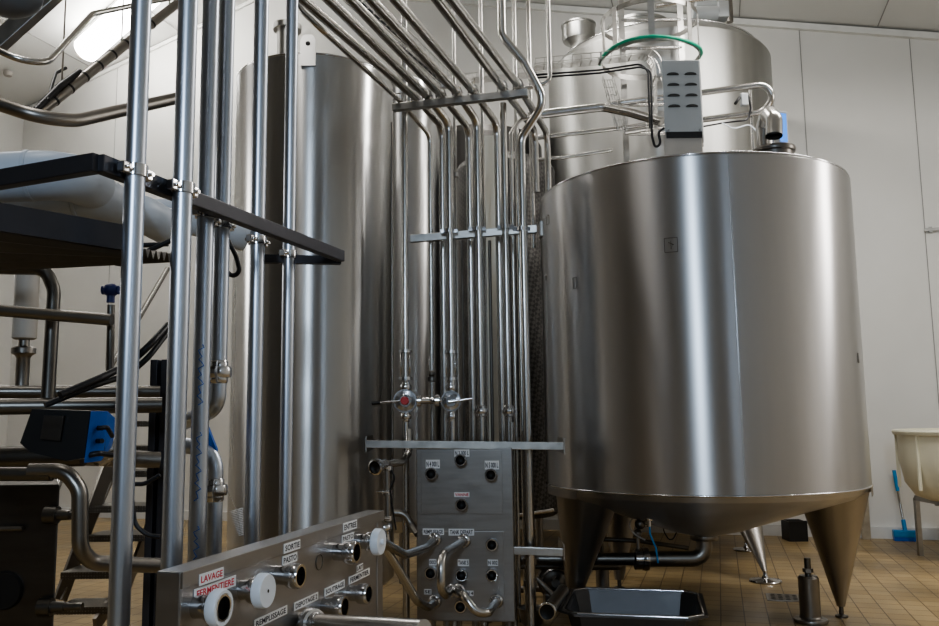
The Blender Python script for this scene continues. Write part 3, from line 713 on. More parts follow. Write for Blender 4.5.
o3=rpp(465,540)+pn*.01; o3b=rpp(452,590)+pn*.01
bend('removable C-shaped pipe bend at the middle of the routing panel', [o3, at(441,555,4.0), at(441,590,3.98), at(446,595,4.05), o3b], .0235,.09)
o4=rpp(459,586)+pn*.06; o4b=rpp(497,600)+pn*.01
bend('removable S-shaped pipe bend at the lower right of the routing panel', [o3b+pn*.10+V(.05,0,.02), at(463,594,3.98), at(476,612,3.96), at(488,613,3.98), o4b], .0235,.08)

# valves on the verticals
def sight_valve(px, label_g, label_v, red):
    Yp=4.55; p = at(405 if px<430 else 449.5, 237, Yp if px<430 else 4.6)
    z1 = at(px,350,Yp).z; z2 = at(px,380,Yp).z; zc = at(px,401,Yp).z; x,y=p.x,p.y
    g = thing('sight_glass', label_g, 'sight glass', (x,y,z2))
    r=.042
    MB().lathe([(.021,0),(r,.0),(r,.0),(r,-.018),(r,-.018),(.02,-.018)], (x,y,z1), seg=24).build('top_collar', M['fitting'], g)
    MB().lathe([(.021,0),(r,.0),(r,.0),(r,.018),(r,.018),(.02,.018)], (x,y,z2), seg=24).build('bottom_collar', M['fitting'], g)
    for k in range(4):
        a=PI/4+k*PI/2
        MB().tube([(x+r*.9*math.cos(a),y+r*.9*math.sin(a),z1-.01),(x+r*.9*math.cos(a),y+r*.9*math.sin(a),z2+.01)], .004, 0, 8).build('tie_rod', M['fitting'], g)
    v = thing('butterfly_valve', label_v, 'valve', (x,y,zc-.08))
    add_union(v, (x,y,zc+.085), (0,0,1), .0225); add_union(v, (x,y,zc-.095), (0,0,1), .0225)
    R=.066 if red else .058
    MB().lathe([(0,.03),(R*.55,.03),(R*.6,.022),(R,.018),(R,.018),(R,-.03),(R,-.03),(0,-.03)], (x,y-.03,zc), (0,-1,0), 36).build('valve_body', M['fitting'], v)
    MB().lathe([(R*.95,.02),(R*1.1,.02),(R*1.1,.0),(R*.95,.0)], (x,y-.03,zc), (0,-1,0), 36).build('clamp_ring', M['fitting'], v)
    if red: MB().lathe([(0,.055),(.022,.055),(.026,.045),(.026,.025)], (x,y-.03,zc), (0,-1,0), 20).build('centre_cap', M['red'], v)
    if red: 
        h=MB().tube([(x-.03,y-.075,zc),(x-.19,y-.075,zc-.012)], .007, 0, 10).build('handle', M['fitting'], v)
        MB().tube([(x-.15,y-.075,zc-.009),(x-.20,y-.075,zc-.013)], .011, 0, 10).build('grip', M['black'], h)
    else:
        MB().tube([(x-.015,y-.075,zc-.005),(x+.13,y-.075,zc+.012)], .009, 0, 10).build('handle', M['fitting'], v)
    return x,y,zc
xa,ya,za = sight_valve(404,'left sight glass on the valve pipe of the vertical bundle','round valve with red centre and left-pointing handle',True)
xb,yb,zb = sight_valve(450,'right sight glass above the valve with the bright lever','round valve with bright lever pointing right',False)
cc = thing('connecting_tee', 'short flanged pipe joining the two round valves', 'pipe', ((xa+xb)/2,(ya+yb)/2,za))
MB().tube([(xa+.07,ya-.03,za),(xb-.06,yb-.03,za)], .02, 0, 16).build('tube', M['fitting'], cc)
for x in (xa+.085, xb-.085): MB().lathe([(.02,-.015),(.036,-.012),(.036,.012),(.02,.015)], (x,ya-.03,za), (1,0,0), 20).build('flange', M['fitting'], cc)
sv2 = thing('sampling_valve', 'tiny sampling valve with a thin upright lever on the slim pipe', 'valve', at(432,376,4.72))
q=at(432,374,4.74); MB().sphere(q,.024).lathe([(.012,-.05),(.03,-.045),(.03,-.02),(.012,-.015)], q, (0,0,1), 16).build('valve_body', M['pipe_dark'], sv2)
MB().tube([q+V(-.015,-.02,0), q+V(-.02,-.02,.11)], .004, 0, 8).build('lever', M['fitting'], sv2)

# valve cluster left of routing panel
vc = at(376,467,4.2)
hose_p = pipe('bypass_pipe', 'curved pipe hooking from the routing panel down to the left valve cluster', 'pipe', [at(409,430,4.55), at(409,452,4.5), at(403,462,4.4), at(388,464,4.3)], .022, 'pipe', .10)
cv = thing('check_valve', 'open-ended valve body with clamp just left of the routing panel', 'valve', vc)
MB().tube([at(385,464,4.28), vc], .026, 0, 18).build('valve_body', M['fitting'], cv)
dv=(vc-at(385,464,4.28)).normalized()
MB().lathe([(.026,-.03),(.042,-.025),(.046,-.01),(.046,.01),(.036,.015),(.03,0)], vc, dv, 24).build('union_nut', M['fitting'], cv)
MB().lathe([(0,.004),(.032,.004),(.033,.014)], vc, dv, 20).build('bore', M['bore'], cv, False)
dn = thing('downpipe', 'short downpipe with two clamps below the open valve', 'pipe', at(387,520,4.3))
MB().tube([at(387,466,4.3), at(388,522,4.3)], .02, 0, 14).build('tube', M['pipe_dull'], dn)
for py in (468,492,518): 
    q=at(387,py,4.3); MB().lathe([(.02,-.014),(.034,-.012),(.034,.012),(.02,.014)], q, (0,0,1), 20).build('clamp', M['fitting'], dn)
    MB().tube([q+V(.02,-.03,0), q+V(-.055,-.035,.004)], .006,0,8).build('clamp_screw', M['fitting'], dn)
pipe('cable', 'black cable hanging beside the clamped downpipe', 'cable', [at(391,470,4.2), at(395,478,4.2), at(390,490,4.2), at(392,505,4.2), at(396,530,4.2)], .005, 'cable', .04, None, 8)
pipe('side_pipe', 'grey pipe curving from behind the downpipe to the routing panel', 'pipe', [at(392,513,4.5), at(404,513,4.5), at(411,524,4.5), at(418,534,4.45)], .022, 'pipe_dull', .09)

# big drop pipe with foot & pump piping behind right of panel
vert('slim vertical pipe just right of the routing panel', 513,500,4.55,.014,0,1.3,'pipe')
o = vert('stout drop pipe standing in the round floor drain cup beside the routing panel', 529,520,4.6,.033,.022,1.25,'pipe_dull','drop_pipe')
for py in (561,583):
    q=at(530,py,4.6); MB().lathe([(.033,-.02),(.043,-.018),(.043,.018),(.033,.02)], (WL[o.name].x,WL[o.name].y,q.z), seg=20).build('coupling', M['pipe_dull'], o)
q=atz(532,624,0); tag(MB().lathe([(0,0),(.062,0),(.07,.01),(.085,.10),(.09,.10),(.094,.105),(.085,.107),(.076,.10),(.06,.02),(0,.02)], V(q.x,q.y,0), seg=32).build('drain_cup', M['pipe_dull']), 'open steel drain cup on the floor under the stout drop pipe', 'cup')
e=at(547,612,4.2)
op = thing('open_pipe', 'short slanting pipe with a polished open end left of the steel tub', 'pipe', e)
MB().tube([at(563,590,4.6), e], .036, 0, 20).build('tube', M['pipe_dull'], op); dv=(e-at(563,590,4.6)).normalized()
MB().lathe([(.036,-.06),(.046,-.055),(.046,-.035),(.05,-.03),(.05,-.012),(.046,-.008),(.046,0),(.035,.0)], e, dv, 28).build('threaded_end', M['fitting'], op)
MB().lathe([(0,.003),(.040,.003),(.041,.004)], e, dv, 24).build('bore', M['bore'], op, False)
pm = thing('pump', 'dark round pump on the floor in the gap behind the left leg', 'pump', atz(556,590,0))
pc = at(555,582,5.3)
MB().lathe([(0,-.10),(.10,-.10),(.12,-.08),(.12,0),(.10,.02),(.06,.025),(.03,.05),(0,.05)], pc, (0,-1,0), 32).build('casing', M['pipe_dark'], pm)
MB().lathe([(.08,.02),(.09,.03),(.10,.02)], pc, (0,-1,0), 32).build('ring', M['fitting'], pm)
MB().box(V(pc.x,pc.y,pc.z/2-.03),(.16,0,0),(0,.2,0),(0,0,max(.05,pc.z-.06)),.01).build('base', M['pipe_dark'], pm)
pipe('slanted_pipe', 'short slanted pipe between the drop pipe and the pump', 'pipe', [at(536,578,4.7), at(556,598,4.7)], .02, 'pipe_dull')
pipe('floor_pipe', 'dark horizontal pipe behind the short steel bar', 'pipe', [at(512,566,5.2), at(560,566,5.2)], .022, 'pipe_dark')
pipe('hose_pipe', 'dark pipe near the floor in the shaded gap behind the drop pipe', 'pipe', [at(512,590,5.6), at(545,588,5.6), at(560,600,5.4)], .025, 'pipe_dark',.1)
pipe('handrail_pipe', 'pale thin pipe in the dark gap between panel and wide tank', 'pipe', [at(505,517,6.2), at(553,510,6.4)], .018, 'pipe')

# ============================================================ STEEL TUB
ta = atz(565,616,.19); tb_ = atz(709,620,.19)
tA=atz(566,613,.20); tB=atz(700,618,.20); tC=atz(706,596,.20); tD=atz(588,589,.20)
tc_ = (tA+tB+tC+tD)/4
def tub():
    t = thing('steel_tub', 'shallow steel tub with cut-off corners on the floor below the wide tank', 'tub', (tc_.x,tc_.y,0))
    X = (tB-tA).normalized(); Y = V(-X.y,X.x,0).normalized(); W=1.00*(tB-tA).length/2+.02; D=.36
    c = (tA+tB)/2 + Y*(D); c.z=0
    def octo(w,d,ch,z): 
        return [c+X*a+Y*b+V(0,0,z) for a,b in ((-w+ch,-d),(w-ch,-d),(w,-d+ch),(w,d-ch),(w-ch,d),(-w+ch,d),(-w,d-ch),(-w,-d+ch))]
    mb=MB(); loops=[octo(W-.06,D-.06,.06,.012), octo(W-.015,D-.015,.08,.195), octo(W+.03,D+.03,.10,.20), octo(W+.03,D+.03,.10,.188), octo(W-.02,D-.02,.082,.185), octo(W-.065,D-.065,.06,.0)]
    vs=[[mb.bm.verts.new(p) for p in l] for l in loops]
    for a,b in zip(vs,vs[1:]):
        for k in range(8): mb.bm.faces.new((a[k],a[(k+1)%8],b[(k+1)%8],b[k]))
    mb.bm.faces.new(vs[0]); mb.bm.faces.new(vs[-1][::-1])
    mb.build('basin', M['tub'], t)
    mb=MB(); l=octo(W,D,.085,.198)
    mb.tube(l+[l[0]], .009, 0, 10); mb.build('rim', M['fitting'], t)
tub()

# ============================================================ FLOOR DRAIN
dc = atz(784,598,0)
dr = thing('floor_drain', 'square perforated steel floor drain in the yellow tiles', 'drain', dc)
MB().box(dc+V(0,0,.003), tdir*.24, ndir*.24, V(0,0,.006),.001).build('frame', M['pipe_dull'], dr)
mb=MB()
for i in range(4):
    for j in range(4):
        q=dc+tdir*(-.075+.05*i)+ndir*(-.075+.05*j); mb.lathe([(0,.0068),(.017,.0068)], q, seg=12)
mb.build('grate_holes', M['bore'], dr, False)

# ============================================================ RIGHT SIDE ITEMS
# cream vat on trestle
def vat():
    a=at(905,432,6.55); zt=a.z; c=V(a.x+.62,a.y+.12,0)
    t=thing('cream_vat', 'cream plastic vat with a rolled rim on a steel stand at the right edge', 'vat', (c.x,c.y,0))
    mb=MB(); prof=[(0,-.62),(.34,-.62),(.45,-.58),(.53,-.46),(.565,-.25),(.57,-.03),(.60,-.03),(.61,0),(.60,.015),(.56,.015),(.545,-.03),(.54,-.25),(.50,-.45),(.42,-.56),(0,-.59)]
    mb.lathe(prof, V(c.x,c.y,zt), seg=8*6); mb.build('tub_body', M['cream'], t)
    for k in range(8):
        an=k*PI/4+.3; n=V(math.cos(an),math.sin(an),0); q=V(c.x,c.y,zt-.26)+n*.572
        MB().box(q, n*.03, n.cross(V(0,0,1))*.02, V(0,0,.5), .004).build('rib', M['cream'], t)
    zl=at(918,505,6.3).z
    st=thing('vat_stand', 'low steel stand under the cream vat', 'stand', (c.x,c.y,0))
    w=.33
    cs=[V(c.x+i*w,c.y+j*w,0) for i,j in ((-1,-1),(1,-1),(1,1),(-1,1))]
    zl = zt-.60-.03+.01
    for q in cs: MB().bar(q+V(0,0,0), q+V(0,0,zl+.0), .04,.04,(0,1,0)).build('leg', M['bracket'], st)
    for k in range(4): MB().bar(cs[k]+V(0,0,zl-.0), cs[(k+1)%4]+V(0,0,zl), .04,.045).build('top_rail', M['bracket'], st)
    MB().bar(cs[0]+V(0,w,zl-.02), cs[1]+V(0,w,zl-.02), .05,.04).build('cross_rail', M['bracket'], st)
vat()
# blue squeegee against wall
h0 = wallpt(893,470)-ndir*.05; h1 = wallpt(902,527)-ndir*.16; h1.z=.09
sq = thing('floor_scrubber', 'blue floor scrubber with blue grip leaning on the white wall', 'scrubber', (h1.x,h1.y,0))
hd=(h0-h1)
MB().tube([h1, h1+hd*.2], .022, 0, 12).build('socket', M['blue_light'], sq)
MB().tube([h1+hd*.19, h1+hd*.68], .013, 0, 12).build('pole', M['pipe'], sq)
MB().tube([h1+hd*.66, h0], .019, 0, 12).build('grip', M['blue_light'], sq)
MB().box(V(h1.x,h1.y,.075), tdir*.24, ndir*.09, V(0,0,.07), .012).build('head', M['blue_light'], sq)
MB().box(V(h1.x,h1.y,.025), tdir*.23, ndir*.08, V(0,0,.045)).build('bristles', M['blue'], sq)
# small wall hook, board by the wall, black crate
q=wallpt(930,230); hk=thing('wall_hook','small metal hook bar on the white wall at the right edge','hook', q-ndir*.03)
MB().bar(q-ndir*.03-tdir*.06, q-ndir*.03+tdir*.14, .02,.03).build('bar', M['bracket'], hk); MB().box(q-ndir*.015, tdir*.03, ndir*.03, V(0,0,.06)).build('plate', M['bracket'], hk)
b_=wallpt(862,500); b_=b_-ndir*.12
tag(MB().box(V(b_.x,b_.y,.46), tdir*.085, ndir*.04, V(0,0,.92),.004).build('leaning_board', M['wood']), 'weathered narrow board standing by the wall behind the wide tank', 'board')
q=atz(795,540,0)
cr=thing('black_crate','small black crate on the tiles behind the right leg','crate',q)
mb=MB(); mb.box(q+V(0,0,.008),(.19,0,0),(0,.22,0),(0,0,.014))
for sx,sy,lx_,ly_ in ((-.09,0,.012,.22),(.09,0,.012,.22),(0,-.105,.19,.012),(0,.105,.19,.012)): mb.box(q+V(sx,sy,.10),(lx_,0,0),(0,ly_,0),(0,0,.2))
mb.build('crate_body', M['black'], cr); MB().bar(q+V(-.1,-.11,.2),q+V(.1,-.11,.2),.02,.02).build('crate_rim', M['black'], cr)

# ============================================================ LEFT FOREGROUND: beam, six pipes
B1 = at(128,177,1.78); B2 = at(341,258,2.70); B1.z=B2.z=(B1.z+B2.z)/2
fb = thing('support_beam', 'dark channel beam with bright clamps holding the six foreground pipes', 'beam', (B1+B2)/2)
bd=(B2-B1).normalized(); bs=bd.cross(V(0,0,1)).normalized()   # bs toward +x/-y
S0 = atz(98,163,B1.z); MB().bar(S0,B2,.032,.042,(0,0,1),.003).build('beam', M['dark_frame'], fb)
def fpipe(px, Y, wpx, label, z0=0.0, z1=6.0):
    p=at(px,313,Y); r=wpx/2/730*Y
    zc = ceilz(V(p.x,p.y,0).dot(tdir))
    o=MB().tube([(p.x,p.y,z0),(p.x,p.y,min(z1,zc-.01))], r, 0, 28).build('vertical_pipe', M['pipe_front']); tag(o,label,'pipe'); return o,p,r
FP=[]
FP.append(fpipe(130,1.72,20.5,'thick foreground pipe, nearest and leftmost, passing the corner of the dark frame'))
FP.append(fpipe(179,1.86,20,'thick foreground pipe, second from the left, just behind the panel end'))
FP.append(fpipe(203,2.1,17,'foreground pipe with faint blue marker writing, third from the left'))
p4=fpipe(220,2.22,16,'foreground pipe ending in a union and elbow, fourth from the left', at(218,372,2.22).z); FP.append(p4)
FP.append(fpipe(256,2.44,15,'foreground pipe in front of the tall tank, fifth from the left'))
FP.append(fpipe(288,2.66,12.5,'slim foreground pipe, rightmost of the six'))
for o,p,r in FP:
    # clamp at beam height: ring, ears, bolts
    q=V(p.x,p.y,B1.z); t=(q-B1).dot(bd); foot=B1+bd*t; d=(q-foot); d.z=0
    c=MB().lathe([(r+.0005,-.014),(r+.006,-.014),(r+.006,-.014),(r+.006,.014),(r+.006,.014),(r+.0005,.014)], q, (0,0,1), 24).build('pipe_clamp', M['fitting'], fb)
    for sg in (-1,1):
        e=q+bd*sg*(r+.014)*1.0
        MB().box(e, bd*.024, bs*.022, V(0,0,.026), .003).build('clamp_ear', M['fitting'], c)
        MB().tube([e-bs*.02, e+bs*.022], .0055, 0, 8).build('bolt', M['fitting'], c)
# union/elbows of pipe 4 and lower elbow
o,p,r=p4; z4=at(218,372,2.22).z
add_union(o,(p.x,p.y,z4),(0,0,1),r*1.0)
E0=V(p.x,p.y,z4-.02)
el=pipe('elbow_pipe','elbow under the union of the fourth foreground pipe, turning back left','pipe',[E0, E0+V(0,0,-.09), E0+V(-.12,.05,-.13)], r, 'pipe_front', .07)
L0=at(213,565,2.3); L1=at(216,456,2.3); 
lowp=thing('elbow_pipe','lower standpipe with a union whose elbow turns back left behind the panel','pipe',L0)
top=V(L0.x,L0.y,L1.z); MB().tube([V(L0.x,L0.y,.1), top+V(0,0,.02), top+V(-.14,.05,.035)], r, .075, 24, n=10).build('bent_tube', M['pipe_front'], lowp)
add_union(lowp,V(L0.x,L0.y,at(215,490,2.3).z),(0,0,1),r)
# blue clip & chain + brush
q=at(210,440,2.25)
bc=tag(MB().prism([at(207,426,2.3),at(216,449,2.3),at(216,458,2.3),at(207,455,2.3)],(0,.02,0)).build('blue_tag',M['blue']),'small blue triangular tag hanging behind the fourth pipe','tag')
bp=thing('bottle_brush','small white bottle brush hanging on a wire by the lower union','brush',at(240,536,2.3))
w0=at(222,478,2.28); w1=at(236,510,2.3); w2=at(241,535,2.3)
MB().tube([w0,w1,w2],.0012,0,6).build('wire_handle',M['fitting'],bp)
mb=MB(); dv=(w2-w1); dn_=dv.normalized(); e1=dn_.orthogonal().normalized(); e2=dn_.cross(e1)
for i in range(16):
    f=i/15; q=w1+dv*f; R=.019*(1-f*.75)+.003
    for k in range(7):
        a=k*2*PI/7+i*.7; mb.tube([q, q+(e1*math.cos(a)+e2*math.sin(a))*R], .0011, 0, 4)
mb.build('bristle_head',M['bristle'],bp)
# blue marker scrawl on third pipe
o,p,r=FP[2]
for (ya,yb,nn_) in ((345,405,7),(432,500,8),(525,558,4)):
    mb=MB(); pts=[]
    for k in range(nn_*3):
        py=ya+(yb-ya)*k/(nn_*3-1); z=at(203,py,2.1).z; a=math.radians(-78+16*math.sin(k*2.1)+8*math.cos(k*5.3))
        pts.append(V(p.x+(r+.0006)*math.cos(a),p.y+(r+.0006)*math.sin(a),z))
    mb.tube(pts,.0016,0,5); mb.build('marker_writing',M['blue_ink'],o)

# ============================================================ FRONT PANEL
Z1=1.03
QA=atz(181,572,Z1); QB=atz(383,510,Z1)
qd=(QB-QA).normalized(); qn=qd.cross(V(0,0,1)).normalized()
if qn.y>0: qn=-qn
fpn=thing('front_panel','steel manifold panel with labelled ports in the lower left foreground','panel',((QA+QB)/2).xy.to_3d())
ln=(QB-QA).length; H=.72
MB().box((QA+QB)/2-qn*.03-V(0,0,H/2), qd*ln, qn*.06, V(0,0,H), .004).build('cabinet',M['panel_front'],fpn)
for f in (.05,.95):
    b_=QA.lerp(QB,f)-qn*.03; MB().bar(V(b_.x,b_.y,0),V(b_.x,b_.y,Z1-H),.04,.04,(0,1,0)).build('leg',M['bracket'],fpn)
def qp(px,py): return onpl(px,py,QA,qn)
# raised top border lip
ca=qp(186,583); cb=qp(379,521); zl=(ca.z+cb.z)/2-.006
MB().box((QA+QB)/2+qn*.002-V(0,0,(Z1-zl)/2), qd*ln, qn*.006, V(0,0,(Z1-zl)),.0015).build('top_lip',M['panel_front'],fpn)
# join line near the right edge
e_=qp(377,560); MB().bar(V(e_.x,e_.y,Z1-H+.05)+qn*.001,V(e_.x,e_.y,zl)+qn*.001,.003,.002,qn).build('edge_groove',M['seam'],fpn)
def qport(front, back, r=.026, L=.075): 
    b=qp(*back); return port(fpn,b,qn,r,L,mat='fitting'), b
def cap(parent,b,L,R,t,hole=False,name='cap'):
    if hole:
        MB().lathe([(R*.62,L),(R*.9,L),(R,L+.006),(R,L+t-.006),(R*.93,L+t),(R*.70,L+t),(R*.62,L+t-.004)], b, qn, 40, close=True).build(name,M['white_plastic'],parent)
    else:
        MB().lathe([(0,L),(R*.9,L),(R,L+.004),(R,L+t-.006),(R*.93,L+t),(0,L+t)], b, qn, 40).build(name,M['white_plastic'],parent)
def isect_front(px,py,L): return onpl(px,py,QA+qn*L,qn)-qn*L
pb_=isect_front(224,608,.068); po=port(fpn,pb_,qn,.028,.068); cap(po,pb_,.042,.0395,.026,True,'sealing_ring')
pb_=isect_front(268,591,.068); po=port(fpn,pb_,qn,.026,.045); cap(po,pb_,.042,.040,.026)
MB().lathe([(0,.0005),(.004,.0005)],pb_+qn*.0685,qn,12).build('vent_hole',M['bore'],po,False)
pb_=isect_front(301,576,.066); port(fpn,pb_,qn,.027,.066)
pb_=isect_front(357,552.5,.07); port(fpn,pb_,qn,.028,.07)
pb_=isect_front(382,542,.075); po=port(fpn,pb_,qn,.026,.05); cap(po,pb_,.048,.041,.026); MB().tube([pb_+qn*.072,pb_+qn*.084],.009,0,14).build('cap_boss',M['white_plastic'],po)
pb_=isect_front(345,607,.066); port(fpn,pb_,qn,.027,.066)
pb_=isect_front(369,594,.066); port(fpn,pb_,qn,.026,.066)
hd_=qp(319,562); ring(.0018,.021,hd_+qn*.001,qn,32,6).build('knockout_ring',M['pipe_dark'],fpn); MB().lathe([(0,.001),(.0205,.001)],hd_,qn,24).build('knockout_plate',M['panel'],fpn,False)
def qlab(p0,p1,hpx,s,ink=None,lab=None,lift=.0015):
    a=qp(*p0); b=qp(*p1); c=(a+b)/2; dxy=(b-a); w=abs(dxy.dot(qd)); Y=c.y/KY
    label_plate(fpn,s,c+qn*lift,qd,V(0,0,1),qn,w,hpx/730*Y,ink,lab)
qlab((197,580.5),(221,572),10.5,'LAVAGE',M['red_ink'],'white label with red lettering',.006)
qlab((193.5,594.5),(235,581),10.5,'FERMENTIERE',M['red_ink'],'white label with red lettering')
qlab((282,549),(298,543.5),9,'SORTIE',None,None,.006); qlab((282,561),(296.5,556.5),9,'PASTO')
qlab((341.5,528),(355,523.5),8.5,'ENTREE',None,None,.006); qlab((341.5,539.5),(353,535.5),7.5,'PASTO')
qlab((253.5,623),(286.5,611),8.5,'REMPLISSAGE'); qlab((293.5,606),(317.5,596.5),7.5,'DEPOTAGE 2')
qlab((324,592.5),(344,583.5),7.5,'SOUTIRAGE'); qlab((356,569),(362.5,566),6,'LAIT'); qlab((348.5,580.5),(369,571.5),7,'FERMENTIER')
# long pipe out of the bottom port
pb_=qp(301,622)
lp=thing('transfer_pipe','shiny pipe sticking out of the manifold panel along the bottom edge','pipe',pb_)
far=onpl(425,629,QA+V(0,0,0),V(0,1,0)) if False else at(424,630,1.72)
near=pb_+qn*.07
MB().tube([pb_,far],.0235,0,22).build('tube',M['pipe'],lp)
ax=(far-pb_).normalized(); add_union(lp,pb_+ax*.05,ax,.0235)

# ============================================================ LEFT: frame slab with lagged pipes
zF = B1.z
S1=atz(-60,190,zF); 
C1 = B1.copy()
fr = thing('ceiling_frame','dark grey box-section frame corner carrying the pale lagged pipes','frame',S0)
a_=S0; MB().bar(S1, a_, .032,.044,(0,0,1),.003).build('front_bar',M['dark_frame'],fr)
S2=B2+V(-.5,.25,0)
MB().bar(B2+V(-.005,.02,-.012), atz(262,259,zF-.02), .03,.03).build('rear_bar',M['dark_frame'],fr)
# corrugated tray underside
dirL=(S1-S0).normalized()
mb=MB(); nW=60; zc=zF-.17
T0=atz(172,252,zc); T0b=atz(-30,218,zc)
T1=atz(176,262,zc-.01); 
# sheet between near line and far line
nearA=atz(-70,222,zc+.0); nearB=atz(138,252,zc-.0)
farA=atz(-70,272,zc); farB=atz(176,258,zc)
rows=[]
for i in range(nW+1):
    f=i/nW; hz=.012*math.sin(f*2*PI*7)
    rows.append([mb.bm.verts.new(nearA.lerp(farA,f)+V(0,0,hz)), mb.bm.verts.new(nearB.lerp(farB,f)+V(0,0,hz))])
for i in range(nW): mb.bm.faces.new((rows[i][0],rows[i][1],rows[i+1][1],rows[i+1][0])).smooth=True
bmesh.ops.solidify(mb.bm, geom=mb.bm.faces[:], thickness=.004)
mb.build('corrugated_tray',M['corr'],fr)
MB().bar(nearA+V(0,0,.035), nearB+V(0,0,.03), .02,.065).build('tray_edge',M['dark_frame'],fr)
# lagged pipes (pale, elbows at right ends)
lagY=(2.05,2.25,2.5,2.8)
data=[((-40,176),(60,170),(122,196)),((10,208),(80,203),(130,222)),((50,222),(110,218),(165,232)),((100,236),(175,228),(240,236))]
nmz=['nearest','second nearest','third nearest','farthest']
lagd=[(1.95,(-60,181),(64,174),(92,186)),(2.15,(10,200),(98,194),(122,212)),(2.4,(60,212),(128,206),(165,226)),(2.75,(95,222),(165,212),(245,238))]
for i,(Y,a,b,c) in enumerate(lagd):
    r=(26,23,20,15)[i]/730*Y
    A=at(*a,Y); Bp=at(*b,Y+.05); C=at(*c,Y+.22)
    o=MB().tube([A,Bp,C],r,.16,28,n=10).build('lagged_pipe',M['lagging']); tag(o,'pale blue-grey lagged pipe resting on the dark frame, %s one'%nmz[i],'pipe')
    MB().lathe([(r,-.006),(r+.003,-.004),(r+.003,.004),(r,.006)],A.lerp(Bp,.72),(Bp-A),28).build('jacket_seam',M['lagging'],o)
# cables dangling under frame
def cab(label,pts,r=.008,mat='cable'): return pipe('cable',label,'cable',pts,r,mat,.06,None,10)
cab('black cable looping below the tray behind the nearest foreground pipe',[at(102,252,2.2),at(110,262,2.2),at(125,265,2.2),at(150,250,2.2),at(172,240,2.2)])
cab('black cable hanging in a loop between the fourth and fifth foreground pipes',[at(228,240,2.5),at(236,256,2.5),at(240,272,2.5),at(232,277,2.5),at(226,270,2.5)])
cab('short black cable crossing behind the second foreground pipe',[at(100,255,2.25),at(130,246,2.25),at(168,244,2.25)])
cab('thick black cable sagging diagonally behind the first two foreground pipes',[at(168,325,2.6),at(150,345,2.5),at(128,365,2.5),at(100,378,2.4),at(60,395,2.3)],.012)
cab('black cable sagging beside the thick one, ending lower left',[at(168,332,2.6),at(148,358,2.5),at(128,375,2.5),at(95,385,2.4),at(45,405,2.3)],.010)
cab('small black cable loop low between the first two foreground pipes',[at(132,500,2.6),at(135,525,2.6),at(147,535,2.6),at(160,537,2.6)],.008)
cab('small black cable loop between the first two pipes at the gauge height',[at(132,484,2.6),at(145,484,2.6),at(160,475,2.6)],.008)

# ============================================================ LEFT MACHINE GROUP
def dpipe(name,label,pts,wpx,Y,mat='pipe_dark',bend=.08): return pipe(name,label,'pipe',pts,wpx/2/730*Y,mat,bend,None,22)
dpipe('u_pipe','dark pipe arching over and down at the left edge',[at(-40,267,2.6),at(46,269,2.6),at(54,290,2.6),at(48,398,2.6)],13,2.6,'pipe_dark',.07)
dpipe('cross_pipe','brownish horizontal pipe ending at the blue capped sensor',[at(-40,307,2.5),at(112,320,2.5)],12,2.5,'pipe_dull')
sc_=thing('sensor_stem','thin standpipe topped by a dark blue sensor head','sensor',at(110,375,2.55))
MB().tube([at(110,378,2.55),at(111,305,2.55)],.013,0,14).build('stem',M['pipe_dark'],sc_)
h_=at(111,290,2.55); MB().sphere(h_,.028,(1,1,.85)).tube([h_+V(-.03,0,0),h_+V(.03,0,0)],.016,0,14).tube([h_,h_+V(0,0,-.045)],.014,0,12).build('sensor_head',M['blue_dark'],sc_)
ac=thing('pneumatic_actuator','beige cylinder actuator with a clamped stem at the left','actuator',at(22,375,2.9))
g=at(26,306,2.9); MB().lathe([(0,.13),(.042,.13),(.045,.12),(.045,-.13),(.035,-.135),(0,-.135)],g,seg=28).build('cylinder',M['beige'],ac)
MB().lathe([(.02,-.135),(.02,-.16),(.035,-.165),(.045,-.17),(.045,-.19),(.03,-.20),(.025,-.21),(.025,-.32),(0,-.32)],g,seg=24).build('clamped_stem',M['pipe_dull'],ac)
dpipe('manifold_pipe','thick dark horizontal pipe behind the first foreground pipe, upper one',[at(-40,392,2.7),at(160,392,2.9)],13,2.8)
dpipe('manifold_pipe','thick dark horizontal pipe just above the black display head',[at(-40,407,2.5),at(162,405,2.7)],16,2.6)
dpipe('manifold_pipe','widest dark horizontal pipe level with the black display head',[at(-40,459,2.6),at(84,455,2.6)],22,2.6)
dpipe('manifold_pipe','dull horizontal pipe reaching the upright frame post',[at(84,457,2.7),at(160,460,2.8)],17,2.7,'pipe_dull')
dpipe('manifold_pipe','dark horizontal pipe above the steel cabinet',[at(-40,474,2.5),at(52,474,2.5)],14,2.5)
sp=thing('s_bend_pipe','dark S-shaped pipe dropping in front of the steps','pipe',at(80,560,2.5))
MB().tube([at(30,471,2.5),at(66,471,2.5),at(80,490,2.5),at(80,548,2.5),at(92,563,2.55),at(168,566,2.7)],.0265,.075,24).build('tube',M['pipe_dull'],sp)
mb=MB(); 
fl=at(104,450,2.62); MB().lathe([(.055,-.02),(.058,0),(.04,.03),(.02,.05),(0,.05)],fl,(1,-.2,.1),28).build('reducer',M['pipe'],sp)
